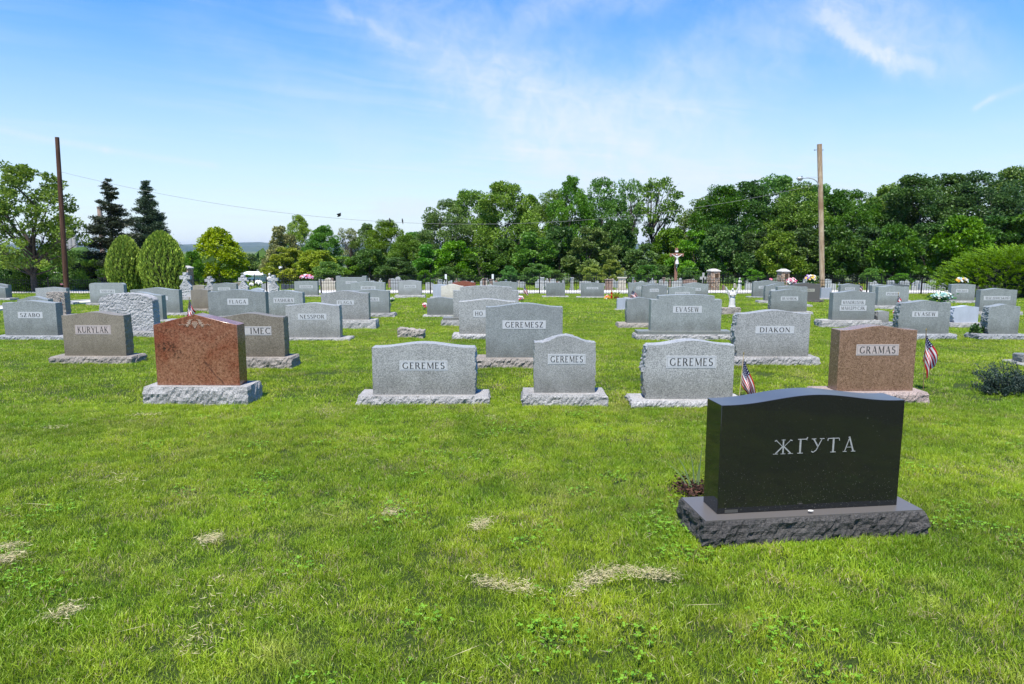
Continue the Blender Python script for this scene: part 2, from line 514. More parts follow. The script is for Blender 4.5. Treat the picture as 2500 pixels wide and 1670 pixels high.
# ---------------------------------------------------------------- grass: one object, blades instanced in patches
gr = Mat('grass_blades')
tint = gr.attr('tint')
P = gr.pos()
big = gr.noise(.45, 4, .6, P)
mid = gr.noise(1.9, 4, .65, P)
sml = gr.noise(6.0, 3, .6, P)
yl = gr.rng(gr.math('ADD', gr.math('MULTIPLY', big, .55), gr.math('MULTIPLY', mid, .45)), .40, .62)
c = gr.mix(yl, (.165, .325, .010), (.375, .460, .020))
c = gr.mix(gr.rng(sml, .50, .72), c, (.105, .235, .010))
c = gr.mix(gr.rng(gr.noise(1.1, 5, .7, gr.n('ShaderNodeVectorMath', {0: P, 1: (31.0, 7.0, 0.0)}, operation='ADD').outputs[0]), .56, .72, 0, .55), c, (.50, .46, .14))
c = gr.mix(gr.rng(tint, .0, 1.0, 0, .55), c, (.40, .48, .05))
dry = gr.math('MULTIPLY', gr.math('GREATER_THAN', gr.math('ADD', tint, gr.rng(mid, .5, .75, 0, .35)), .965), 1.0)
c = gr.mix(dry, c, (.46, .38, .20))
c = gr.hsv(c, v=gr.rng(gr.noise(.9, 3, .6, P), .35, .65, .84, 1.18))
BLADE = gr.leaf(c, .38, .42, .4)
cl = Mat('clover_leaves')
c = cl.mix(cl.attr('tint'), (.11, .28, .015), (.22, .42, .03))
CLOVER = cl.leaf(c, .3, .5, .3)
stw = Mat('dry_straw')
c = stw.mix(stw.attr('tint'), (.42, .36, .17), (.64, .56, .34))
STRAW = stw.leaf(c, .15, .6, .3)

def blade_patch(rng, size, n, h, w):
    """bent two-piece blades; returns quads"""
    p = (rng.random((n, 2)) - .5) * size
    hh = h * (.45 + .75 * rng.random(n)) * (1 + .35 * np.sin(p[:, 0] * 9 / size + rng.random() * 6) * np.sin(p[:, 1] * 8 / size))
    ww = w * (.6 + .8 * rng.random(n))
    yaw = rng.random(n) * 2 * np.pi
    lean = rng.random(n) * .75 + .08
    ld = rng.random(n) * 2 * np.pi
    side = np.stack([np.cos(yaw), np.sin(yaw), np.zeros(n)], 1)
    ldir = np.stack([np.cos(ld), np.sin(ld), np.zeros(n)], 1)
    base = np.stack([p[:, 0], p[:, 1], np.full(n, -.01)], 1)
    up = np.array([0, 0, 1.0])
    midp = base + up * (hh * .58)[:, None] + ldir * (hh * lean * .30)[:, None]
    tip = base + up * (hh * (1 - lean * .25))[:, None] + ldir * (hh * lean * .95)[:, None]
    s = side * (ww * .5)[:, None]
    q1 = np.stack([base - s, base + s, midp + s * .85, midp - s * .85], 1)
    q2 = np.stack([midp - s * .85, midp + s * .85, tip + s * .12, tip - s * .12], 1)
    V = np.concatenate([q1, q2], 1).reshape(-1, 3)
    t = np.repeat(rng.random(n), 8)
    return V, t, np.zeros(2 * n, int)
def clover_patch(rng, size, n):
    V, T = [], []
    for i in range(n):
        x, y = rng.normal(size=2) * size * .28
        z = .03 + .035 * rng.random()
        a0 = rng.random() * 6.28
        r = .005 + .005 * rng.random()
        t = rng.random()
        for k in range(3):
            a = a0 + k * 2.094
            d = np.array([math.cos(a), math.sin(a), .15 * rng.normal()])
            e = np.array([-math.sin(a), math.cos(a), .2 * rng.normal()])
            c0 = np.array([x, y, z])
            V += [c0, c0 + d * r * 1.0 + e * r * .75, c0 + d * r * 1.8, c0 + d * r * 1.0 - e * r * .75]
            T += [t] * 4
    return np.array(V), np.array(T), np.ones(3 * n, int)
def straw_patch(rng, size, n, flatness=.12):
    p = np.zeros((n, 3))
    p[:, :2] = rng.normal(size=(n, 2)) * size * .25
    rr = np.linalg.norm(p[:, :2], axis=1)
    p[:, 2] = .035 + .035 * np.exp(-(rr / (size * .25)) ** 2) * rng.random(n) + .015 * rng.random(n)
    ax = rng.normal(size=(n, 3)) * np.array([1, 1, flatness * 2.5])
    V = leaf_quads(p, ax, .012 + .025 * rng.random(n), .045, rng)
    return V, np.repeat(rng.random(n), 4), np.full(n, 2)
rng = np.random.default_rng(7)
variants = []
for i in range(4): variants.append(blade_patch(rng, .46, 3800, .041, .0027))
for i in range(3): variants.append(blade_patch(rng, .95, 4200, .038, .0055))
for i in range(2): variants.append(blade_patch(rng, 2.0, 3200, .040, .015))
for i in range(2): variants.append(blade_patch(rng, 4.4, 3200, .075, .040))
variants.append(clover_patch(rng, .30, 26))          # 11
variants.append(clover_patch(rng, .22, 12))          # 12
variants.append(straw_patch(rng, .34, 36))           # 13 thin scatter of straw
variants.append(blade_patch(rng, .22, 240, .060, .0050))     # 14 taller tuft
pts, pid, prot, pscl = [], [], [], []
def scat(y0, y1, step, ids, halfw, hmul=1.0):
    y = y0
    while y < y1:
        x = -halfw(y)
        while x < halfw(y):
            xx, yy = x + (rng.random() - .5) * step * .3, y + (rng.random() - .5) * step * .3
            if not in_road(xx, yy) and not (yy < 39.5 and in_road(xx + step * .45, yy)) and not (in_road(xx, yy + step * .5) or in_road(xx, yy - step * .5)):
                pts.append((xx, yy, gz(yy))); pid.append(ids[rng.integers(len(ids))])
                prot.append((0, 0, rng.random() * 6.28)); s = .85 + .3 * rng.random(); pscl.append((1, 1, s * hmul))
            x += step
        y += step
scat(1.0, 7.2, .36, (0, 1, 2, 3), lambda y: .80 * y + 2.6)
scat(7.2, 17.0, .76, (4, 5, 6), lambda y: .80 * y + 3)
scat(17.0, 39.3, 1.55, (7, 8), lambda y: .80 * y + 3)
scat(38.4, 39.3, .76, (4, 5), lambda y: .80 * y + 3)
scat(46.6, 100, 3.3, (9, 10), lambda y: .80 * y + 8)
scat(45.9, 47.4, .8, (4, 5), lambda y: .80 * y + 3)
for i in range(300):                                  # clover and weeds, thick near the camera
    y = 2.0 + 5.5 * rng.random() ** 1.6
    x = (rng.random() * 2 - 1) * (.8 * y + .3)
    if mnoise.noise(Vector((x * .9, y * .9, 5))) + .35 * rng.random() > .22:
        pts.append((x, y, gz(y))); pid.append(11 + int(rng.random() < .5)); prot.append((0, 0, rng.random() * 6.28)); pscl.append((1, 1, .9))
for i in range(110):                                  # loose straw
    y = 2.0 + 14 * rng.random() ** 1.5
    x = (rng.random() * 2 - 1) * (.8 * y + .3)
    if mnoise.noise(Vector((x * .55, y * .8, 9))) + .2 * rng.random() > .10:
        s = .8 + rng.random()
        pts.append((x, y, gz(y))); pid.append(13); prot.append((0, 0, rng.random() * 6.28)); pscl.append((s, s, .9))
for i in range(520):
    y = 2.0 + 9 * rng.random() ** 1.5
    x = (rng.random() * 2 - 1) * (.8 * y + .3)
    if mnoise.noise(Vector((x * .7, y * .7, 2))) > .0:
        pts.append((x, y, gz(y))); pid.append(14); prot.append((0, 0, rng.random() * 6.28)); pscl.append((1, 1, .6 + .4 * rng.random()))
EDGE_TUFTS = []                                       # filled by the stones: grass left long against their bases
def build_grass():
    for (x, y) in EDGE_TUFTS:
        pts.append((x, y, gz(y))); pid.append(14); prot.append((0, 0, rng.random() * 6.28)); pscl.append((.8, .8, .55 + .45 * rng.random()))
    Vs = [v for v, t, m in variants]
    nq = sum(len(v) for v in Vs)
    V = np.concatenate(Vs)
    me = np_mesh('grass', V, 4, [BLADE, CLOVER, STRAW], {}, np.concatenate([m for v, t, m in variants]))
    me.vertices.add(len(pts))
    co = np.concatenate([V, np.array(pts)]).astype(np.float32)
    me.vertices.foreach_set('co', co.ravel())
    def at(name, typ, a, key='value'):
        A = me.attributes.new(name, typ, 'POINT')
        A.data.foreach_set(key, a.ravel())
    z = np.zeros(len(pts), np.float32)
    at('tint', 'FLOAT', np.concatenate([np.concatenate([t for v, t, m in variants]).astype(np.float32), z]))
    at('vid', 'INT', np.concatenate([np.concatenate([np.full(len(v), i) for i, v in enumerate(Vs)]), np.full(len(pts), -1)]).astype(np.int32))
    at('pid', 'INT', np.concatenate([np.full(nq, -1), np.array(pid)]).astype(np.int32))
    at('prot', 'FLOAT_VECTOR', np.concatenate([np.zeros((nq, 3)), np.array(prot)]).astype(np.float32), 'vector')
    at('pscl', 'FLOAT_VECTOR', np.concatenate([np.zeros((nq, 3)), np.array(pscl)]).astype(np.float32), 'vector')
    o = bpy.data.objects.new('grass', me)
    link(o)
    tag(o, 'sunlit mown lawn with clover and dry clippings around the headstones', 'grass', kind='stuff')
    ng = bpy.data.node_groups.new('grass_scatter', 'GeometryNodeTree')
    ng.interface.new_socket('Geometry', in_out='INPUT', socket_type='NodeSocketGeometry')
    ng.interface.new_socket('Geometry', in_out='OUTPUT', socket_type='NodeSocketGeometry')
    N = ng.nodes.new
    gi, go = N('NodeGroupInput'), N('NodeGroupOutput')
    jn = N('GeometryNodeJoinGeometry')
    def named(nm, dt):
        n = N('GeometryNodeInputNamedAttribute'); n.data_type = dt; n.inputs['Name'].default_value = nm
        return n.outputs['Attribute']
    vid, pidn, rot, scl = named('vid', 'INT'), named('pid', 'INT'), named('prot', 'FLOAT_VECTOR'), named('pscl', 'FLOAT_VECTOR')
    def sep_eq(attr, i):
        cmp = N('FunctionNodeCompare'); cmp.data_type = 'INT'; cmp.operation = 'EQUAL'
        a, b = [s for s in cmp.inputs if s.type == 'INT' and s.enabled][:2]
        ng.links.new(attr, a); b.default_value = i
        sg = N('GeometryNodeSeparateGeometry'); sg.domain = 'POINT'
        ng.links.new(gi.outputs[0], sg.inputs['Geometry']); ng.links.new(cmp.outputs[0], sg.inputs['Selection'])
        return sg.outputs[0]
    for i in range(len(variants)):
        ip = N('GeometryNodeInstanceOnPoints')
        ng.links.new(sep_eq(pidn, i), ip.inputs['Points'])
        ng.links.new(sep_eq(vid, i), ip.inputs['Instance'])
        ng.links.new(rot, ip.inputs['Rotation']); ng.links.new(scl, ip.inputs['Scale'])
        ng.links.new(ip.outputs[0], jn.inputs[0])
    ng.links.new(jn.outputs[0], go.inputs[0])
    md = o.modifiers.new('scatter', 'NODES'); md.node_group = ng

# ---------------------------------------------------------------- straw left in swathes by the mower
sv, stt = [], []
for (x0, y0, x1, y1, wd, n) in ((1160, 1425, 1305, 1455, .05, 420), (1425, 1432, 1500, 1405, .06, 500), (1495, 1402, 1650, 1418, .055, 620), (1398, 1462, 1420, 1440, .04, 140),
                                (1165, 1300, 1185, 1280, .055, 330), (945, 1262, 965, 1256, .045, 150), (507, 1330, 522, 1322, .055, 260), (-10, 1350, 40, 1342, .05, 260),
                                (-20, 1388, 45, 1362, .06, 420), (130, 1520, 195, 1490, .06, 260), (110, 1052, 165, 1048, .05, 90), (325, 1020, 395, 1016, .06, 130),
                                (1195, 1022, 1210, 1024, .05, 70), (250, 1165, 300, 1185, .16, 130), (770, 1010, 830, 1016, .12, 100), (560, 1440, 640, 1500, .3, 200), (470, 1560, 500, 1580, .12, 90)):
    (ax_, ay_), (bx_, by_) = at_ground(x0, y0), at_ground(x1, y1)
    n = int(n * 1.7); wd *= 1.1
    t = rng.random(n)
    p = np.zeros((n, 3))
    p[:, 0] = ax_ + (bx_ - ax_) * t + rng.normal(size=n) * wd * .6
    p[:, 1] = ay_ + (by_ - ay_) * t + rng.normal(size=n) * wd * .6
    p[:, 2] = [gz(q) for q in p[:, 1]]
    p[:, 2] += .022 + .020 * rng.random(n)
    axx = rng.normal(size=(n, 3)) * np.array([1, 1, .25])
    sv.append(leaf_quads(p, axx, .014 + .030 * rng.random(n) ** 2, .075, rng)); stt.append(np.repeat(rng.random(n), 4))
for i in range(22):                                   # single long stalks
    y = 2.4 + 5 * rng.random(); x = (rng.random() * 2 - 1) * .75 * y
    sv.append(leaf_quads(np.array([[x, y, gz(y) + .05]]), np.array([[rng.normal(), rng.normal() * .5, .08 * rng.normal()]]), .10 + .12 * rng.random(), .012, rng)); stt.append(np.full(4, .4 + .6 * rng.random()))
o = bpy.data.objects.new('dry_grass_clippings', np_mesh('dry_grass_clippings', np.concatenate(sv), 4, [STRAW], {'tint': np.concatenate(stt)}))
tag(link(o), 'pale dry clippings lying in swathes on the lawn', 'straw', kind='stuff')

# ---------------------------------------------------------------- headstones
def topfn(style, w, hs, hp):
    """height of the top edge at x, for shoulder height hs and peak height hp"""
    r = w / 2
    if style == 'serp':
        return lambda x: hs + (hp - hs) * (.5 + .5 * math.cos(math.pi * min(1, abs(x) / (r * .93)))) ** 1.05
    if style == 'oval':
        return lambda x: hs + (hp - hs) * math.sqrt(max(0, 1 - (x / (r * 1.0001)) ** 2)) if abs(x) < r * 1.0001 else hs
    if style == 'arc':
        return lambda x: hs + (hp - hs) * (1 - (x / r) ** 2)
    if style == 'gable':
        return lambda x: hs + (hp - hs) * (1 - abs(x) / r)
    if style == 'tier':
        return lambda x: (hs - .07 if abs(x) > r * .79 else hs + .0 + (hp - hs) * (1 - (x / (r * .8)) ** 2))
    if style == 'ears':
        return lambda x: hs if abs(x) > r * .72 else hs - .05
    if style == 'round':
        return lambda x: hp - (0 if abs(x) < r - .1 else (1 - math.sqrt(max(0, 1 - ((abs(x) - r + .1) / .1) ** 2))) * .09)
    return lambda x: hs + (hp - hs) * 0
def fract(p, f, seed):
    q = Vector((p[0] * f + seed * 7.3, p[1] * f - seed * 3.1, p[2] * f * 1.25 + seed))
    a = mnoise.noise(q)
    b = 1 - 2 * abs(mnoise.noise(q * 2.3 + Vector((3, 1, 7))))
    c_ = mnoise.noise(q * 5.7)
    return .5 * a + .38 * b + .30 * c_
def block(w, d, h, xs, ny, nz, top, rough='', amp=.02, seed=0, f=9.0, bulge=.6, y_off=0.0, z_off=0.0, pitch=True, off=0.0):
    """six-sided stone whose named sides (L R F B T) are rock faced, the others sawn flat"""
    nx = len(xs) - 1
    idx, vs, fs = {}, [], []
    def V(i, j, k):
        key = (i, j, k)
        if key not in idx:
            x, y = xs[i], -d / 2 + d * j / ny
            tz = top(x) if top else h
            z = tz * k / nz
            dx = dy = dz = 0.0
            n = fract((x, y, z), f, seed)
            t = k / nz
            bl = bulge * math.sin(math.pi * min(1, max(0, (1 - t) * .9 + .05))) if pitch else 0
            e = amp * (n + bl + off)
            if 'L' in rough and i == 0: dx -= e
            if 'R' in rough and i == nx: dx += e
            if 'F' in rough and j == 0: dy -= e
            if 'B' in rough and j == ny: dy += e
            if 'T' in rough and k == nz: dz += amp * n
            if 'T' not in rough and k == nz and rough:      # pitched line under a sawn top
                dx *= .35; dy *= .35
            idx[key] = len(vs)
            vs.append((x + dx, y + dy + y_off, z + dz + z_off))
        return idx[key]
    for i in range(nx):
        for k in range(nz):
            fs.append((V(i, 0, k), V(i + 1, 0, k), V(i + 1, 0, k + 1), V(i, 0, k + 1)))
            fs.append((V(i + 1, ny, k), V(i, ny, k), V(i, ny, k + 1), V(i + 1, ny, k + 1)))
    for j in range(ny):
        for k in range(nz):
            fs.append((V(0, j + 1, k), V(0, j, k), V(0, j, k + 1), V(0, j + 1, k + 1)))
            fs.append((V(nx, j, k), V(nx, j + 1, k), V(nx, j + 1, k + 1), V(nx, j, k + 1)))
    for i in range(nx):
        for j in range(ny):
            fs.append((V(i, j, nz), V(i + 1, j, nz), V(i + 1, j + 1, nz), V(i, j + 1, nz)))
            fs.append((V(i, j + 1, 0), V(i + 1, j + 1, 0), V(i + 1, j, 0), V(i, j, 0)))
    return vs, fs
def lin(a, b, n):
    return [a + (b - a) * i / n for i in range(n + 1)]
# ---- an engraver's roman alphabet: thick and thin strokes with small serifs, in a box one unit high
TK, TN = .15, .055
def _arc(cx, cy, rx, ry, a0, a1, n=12):
    return [(cx + rx * math.cos(R(a0 + (a1 - a0) * i / n)), cy + ry * math.sin(R(a0 + (a1 - a0) * i / n))) for i in range(n + 1)]
def _glyphs():
    G = {}
    V = lambda x, a=0, b=1, w=TK: ('s', [(x, a), (x, b)], w)
    H = lambda y, a, b, w=TN: ('l', [(a, y), (b, y)], w)
    D = lambda x0, y0, x1, y1, w: ('s', [(x0, y0), (x1, y1)], w)
    P_ = lambda x0, y0, x1, y1, w: ('l', [(x0, y0), (x1, y1)], w)
    C_ = lambda cx, cy, rx, ry, a0, a1: ('c', _arc(cx, cy, rx, ry, a0, a1), 0)
    E_ = lambda w: [V(.1), H(.97, .1, w), H(.52, .1, w - .1), H(.03, .1, w), P_(w, .97, w, .84, TN), P_(w, .03, w, .16, TN)]
    O_ = lambda x, r: [C_(x, .5, r, .47, 0, 360)]
    G['A'] = (.84, [D(.10, 0, .40, 1, TN), D(.74, 0, .43, 1, TK), H(.34, .22, .62)])
    G['B'] = (.64, [V(.1), H(.97, .1, .30), H(.53, .1, .32), H(.03, .1, .32), C_(.30, .75, .22, .22, 90, -90), C_(.32, .28, .27, .25, 90, -90)])
    G['C'] = (.82, [C_(.46, .5, .38, .47, 45, 315), P_(.72, .84, .74, .98, TN), P_(.72, .16, .74, .04, TN)])
    G['D'] = (.82, [V(.1), H(.97, .1, .34), H(.03, .1, .34), C_(.32, .5, .42, .47, 90, -90)])
    G['E'] = (.58, E_(.50)); G['F'] = (.56, [V(.1), H(.97, .1, .5), H(.52, .1, .42), P_(.5, .97, .5, .84, TN)])
    G['G'] = (.88, [C_(.46, .5, .38, .47, 45, 330), V(.76, .05, .42, TK * .8), P_(.72, .84, .74, .98, TN)])
    G['H'] = (.80, [V(.1), V(.68), H(.52, .1, .68)])
    G['I'] = (.24, [V(.12)]); G['J'] = (.36, [V(.22, .0, 1), C_(.1, .02, .12, .14, 0, -120)])
    G['K'] = (.74, [V(.1), D(.14, .42, .58, 1, TN), D(.66, 0, .26, .58, TK)])
    G['L'] = (.56, [V(.1), H(.03, .1, .5), P_(.5, .03, .5, .18, TN)])
    G['M'] = (.96, [V(.1, 0, 1, TN), V(.86), P_(.12, 1, .47, .08, TK), P_(.47, .08, .84, 1, TN)])
    G['N'] = (.84, [V(.1, 0, 1, TN), V(.74, 0, 1, TN), P_(.10, .98, .74, .03, TK)])
    G['O'] = (.86, O_(.43, .37)); G['P'] = (.60, [V(.1), H(.97, .1, .3), H(.46, .1, .3), C_(.30, .715, .24, .255, 90, -90)])
    G['R'] = (.72, [V(.1), H(.97, .1, .3), H(.50, .1, .3), C_(.30, .735, .22, .235, 90, -90), D(.66, 0, .34, .50, TK)])
    G['S'] = (.58, [('c', _arc(.30, .74, .20, .23, 40, 250) + _arc(.30, .28, .23, .25, 100, -150)[2:], 0), P_(.47, .86, .48, .99, TN), P_(.09, .14, .08, .02, TN)])
    G['T'] = (.68, [V(.34), H(.97, .04, .64), P_(.04, .97, .04, .82, TN), P_(.64, .97, .64, .82, TN)])
    G['U'] = (.80, [V(.12, .3, 1), V(.68, .3, 1, TN), C_(.40, .30, .28, .28, 180, 360)])
    G['V'] = (.80, [D(.40, 0, .10, 1, TK), D(.40, 0, .70, 1, TN)])
    G['W'] = (1.12, [D(.32, 0, .08, 1, TK), D(.32, 0, .56, 1, TN), D(.78, 0, .56, 1, TK), D(.78, 0, 1.02, 1, TN)])
    G['Y'] = (.74, [V(.37, 0, .46), D(.37, .44, .06, 1, TK), D(.37, .44, .68, 1, TN)])
    G['Z'] = (.70, [H(.97, .08, .62), H(.03, .06, .64), P_(.60, .96, .10, .04, TK), P_(.08, .97, .08, .84, TN), P_(.64, .03, .64, .17, TN)])
    for a, b in zip('АВЕІКМНОРСТХ', 'ABEIKMHOPCTX'):
        if b in G: G[a] = G[b]
    G['Х'] = (.76, [D(.08, 1, .68, 0, TK), D(.66, 1, .08, 0, TN)])
    G['Б'] = (.62, [V(.1), H(.97, .1, .5), H(.53, .1, .32), H(.03, .1, .32), C_(.32, .28, .27, .25, 90, -90), P_(.5, .97, .5, .84, TN)])
    G['Ь'] = (.62, [V(.1), H(.53, .1, .32), H(.03, .1, .32), C_(.32, .28, .27, .25, 90, -90)])
    G['Л'] = (.80, [V(.68), D(.10, 0, .38, .97, TN), H(.97, .3, .68)])
    G['Д'] = (.84, [V(.64, .08, 1), P_(.14, .06, .36, .97, TN), H(.97, .3, .64), H(.06, .02, .80), P_(.03, .06, .03, -.12, TN), P_(.79, .06, .79, -.12, TN)])
    G['И'] = (.84, [V(.1), V(.74), P_(.12, .06, .72, .94, TN)])
    G['Й'] = (.84, G['И'][1] + [C_(.42, 1.22, .16, .12, 200, 340)])
    G['У'] = (.74, [D(.36, .38, .08, 1, TK), D(.68, 1, .30, .10, TN), C_(.18, .12, .12, .10, 0, -160)])
    G['Ч'] = (.72, [V(.60), V(.12, .6, 1), C_(.34, .60, .22, .14, 180, 300)])
    G['Ю'] = (1.10, [V(.1), H(.52, .1, .40), C_(.70, .5, .33, .47, 0, 360)])
    G['Я'] = (.72, [V(.62), H(.97, .42, .62), H(.50, .42, .62), C_(.42, .735, .22, .235, 90, 270), D(.06, 0, .38, .50, TK)])
    return G
GLY = _glyphs()
def letters(txt, w, h, depth=.0016, gap=.20):
    vs, fs = [], []
    k = 0
    def ribbon(pts, wd):
        nonlocal k
        k += 1
        y = -.00006 * (k % 9)
        b = len(vs)
        n = len(pts)
        for i, p in enumerate(pts):
            a, c = pts[max(0, i - 1)], pts[min(n - 1, i + 1)]
            dx, dy = c[0] - a[0], c[1] - a[1]
            L = math.hypot(dx, dy) or 1
            nx, ny = -dy / L, dx / L
            ww = wd if wd else TN + (TK * 1.05 - TN) * abs(dy / L) ** 1.6
            vs.append((p[0] + nx * ww / 2, y, p[1] + ny * ww / 2)); vs.append((p[0] - nx * ww / 2, y, p[1] - ny * ww / 2))
        for i in range(n - 1):
            fs.append((b + 2 * i, b + 2 * i + 1, b + 2 * i + 3, b + 2 * i + 2))
    x = 0
    for ch in txt:
        if ch not in GLY: x += .4; continue
        wd_, st = GLY[ch]
        for kind, pts, ww in st:
            q = [(x + a, b) for a, b in pts]
            ribbon(q, ww)
            if kind == 's':
                for (a, b) in (q[0], q[-1]):
                    if b < .02 or b > .98:
                        e = .018 if b < .5 else -.018
                        ribbon([(a - ww * .5 - .045, b + e), (a + ww * .5 + .045, b + e)], .034)
        x += wd_ + gap
    v = np.array(vs)
    x0, x1 = v[:, 0].min(), v[:, 0].max()
    v[:, 0] = (v[:, 0] - (x0 + x1) / 2) / (x1 - x0) * w
    v[:, 2] = (v[:, 2] - .5) * h
    me = bpy.data.meshes.new('lettering')
    me.from_pydata([tuple(p) for p in v], [], fs)
    return me
STONES = []
def stone(label, x, top, die, base, mat, basemat=None, style='serp', rough='', plates=(), thick=.2, rz=0.0, name='headstone', group='headstones inside the near fence',
          plate_mat=None, ink=None, allrough=False, plinth=False, cat='headstone', nobase=False, setback=.075, amp=.02, border=False, bulge=.5):
    """x=(left,right) of the upright's face at its foot, top=(shoulder,peak), die=foot of the upright,
    base=(left,right,foot of the base), all in pixels of the photograph; stood on the ground there"""
    bl, br, yb = base
    _, Yb = at_ground((x[0] + x[1]) / 2, yb, .022)
    g = gz(Yb)
    Yf = Yb + setback
    zb = zat(die, Yf) - g                       # top of the base
    X0, X1 = xat(x[0], die, Yf), xat(x[1], die, Yf)
    w = X1 - X0
    xc = (X0 + X1) / 2
    hs, hp = zat(top[0], Yf) - g, zat(top[1], Yf) - g
    if nobase:
        zb = 0.0
    if bl is None: bx0 = X0 - .14
    else: bx0 = xat(bl, yb, Yb)
    if br is None: bx1 = X1 + .14
    else: bx1 = xat(br, yb, Yb)
    bd = thick + .16
    ymid = Yf + thick / 2
    near = Yb < 14
    sd = len(STONES) + 1
    t = thing(name, label, cat, (xc, ymid, g), rz, group)
    # upright
    fn = topfn(style, w, hs - zb, hp - zb)
    nxs = 26 if near else 18
    xs = lin(-w / 2, w / 2, nxs)
    if style == 'gable': xs = lin(-w / 2, 0, 3) + lin(0, w / 2, 3)[1:]
    if style == 'flat': xs = [-w / 2, w / 2] if not rough else xs
    if style == 'tier': xs = [-w / 2, -w / 2 * .79001] + lin(-w / 2 * .7899, w / 2 * .7899, 16) + [w / 2 * .79001, w / 2]
    if style == 'ears': xs = [-w / 2, -w / 2 * .72001, -w / 2 * .7199, w / 2 * .7199, w / 2 * .72001, w / 2]
    if style == 'round': xs = [-w / 2 + .1 * (1 - math.cos(math.pi / 2 * i / 6)) for i in range(7)] + [w / 2 - .1 * (1 - math.cos(math.pi / 2 * (6 - i) / 6)) for i in range(7)]
    if allrough: rough = 'LRFBT'; xs = lin(-w / 2, w / 2, 56)
    if rough:
        vs, fs = block(w, thick, 1, xs, 7 if not allrough else 9, 30 if near or allrough else 16, fn, rough, amp, sd, 12.0 if not allrough else 19.0, bulge if not allrough else .2, 0, zb)
    else:
        vs, fs = block(w, thick, 1, xs, 1, 1, fn, '', 0, sd, z_off=zb)
    mb = MB(); mb.add(vs, fs)
    tab = mb.build('upright', mat, t, smooth=(33 if not rough else None))
    if not rough and near:
        bv = tab.modifiers.new('edge', 'BEVEL'); bv.width = .004; bv.segments = 2; bv.limit_method = 'ANGLE'; bv.angle_limit = R(40)
    # inscription panels and letters
    for pl in plates:
        txt, px0, px1, py0, py1 = pl[:5]
        pm = (px0 + px1) / 2
        xa, xb = xat(px0, (py0 + py1) / 2, Yf) - xc, xat(px1, (py0 + py1) / 2, Yf) - xc
        z0, z1 = zat(py1, Yf) - g, zat(py0, Yf) - g
        if plate_mat is not False:
            p = MB(); p.box(xa, xb, -thick / 2 - .0025, -thick / 2 + .004, z0, z1)
            po = p.build('name_panel', plate_mat or PLATE, tab)
            if border:
                b = MB(); e = .012; q = .0025
                y0, y1 = -thick / 2 - .0034, -thick / 2 - .0020
                b.box(xa + e, xb - e, y0, y1, z0 + e, z0 + e + q); b.box(xa + e, xb - e, y0, y1, z1 - e - q, z1 - e)
                b.box(xa + e, xa + e + q, y0, y1, z0 + e + q, z1 - e - q); b.box(xb - e - q, xb - e, y0, y1, z0 + e + q, z1 - e - q)
                b.build('panel_border', INKSOFT, tab)
        if txt:
            frac = pl[5] if len(pl) > 5 else .80
            hfr = pl[6] if len(pl) > 6 else .56
            al = pl[7] if len(pl) > 7 else 0.0
            me = letters(txt, (xb - xa) * frac, (z1 - z0) * hfr)
            me.materials.append(ink or INK)
            lo = bpy.data.objects.new('lettering', me)
            lo.location = ((xa + xb) / 2 + al * (xb - xa), -thick / 2 - .0042, (z0 + z1) / 2)
            link(lo, tab)
    # base
    if not nobase:
        bm = basemat or ROCK
        bw = bx1 - bx0
        bxc = (bx0 + bx1) / 2 - xc
        n = max(8, int(bw / (.022 if near else .05)))
        zt = zb
        b = MB()
        if plinth:
            hh = min(.06, zb * .42)
            b2 = MB(); b2.box(bx0 + .02 - xc, bx1 - .02 - xc, -bd / 2 + .01, bd / 2 - .01, zb - hh, zb)
            b2.build('plinth', mat, t)
            zt = zb - hh
        vs, fs = block(bw, bd, zt + .12, lin(-bw / 2, bw / 2, n), 10 if near else 5, 9 if near else 5, None, 'LRFB', .034 if near else .03, sd + 50, 10.0, .25, 0, -.12, off=.25)
        vs = [(x_ + bxc, y_, z_) for x_, y_, z_ in vs]
        b.add(vs, fs)
        b.build('base', bm, t)
        if near:
            for k in range(int(bw / .035)):
                EDGE_TUFTS.append((bx0 + bw * rng.random(), Yb - .02 + .04 * rng.normal()))
            for sx in (bx0, bx1):
                for k in range(6): EDGE_TUFTS.append((sx + .03 * rng.normal(), Yb + bd * rng.random()))
    STONES.append(t)
    return dict(t=t, xc=xc, Yf=Yf, g=g, w=w, zb=zb, hs=hs, hp=hp, thick=thick, up=tab)

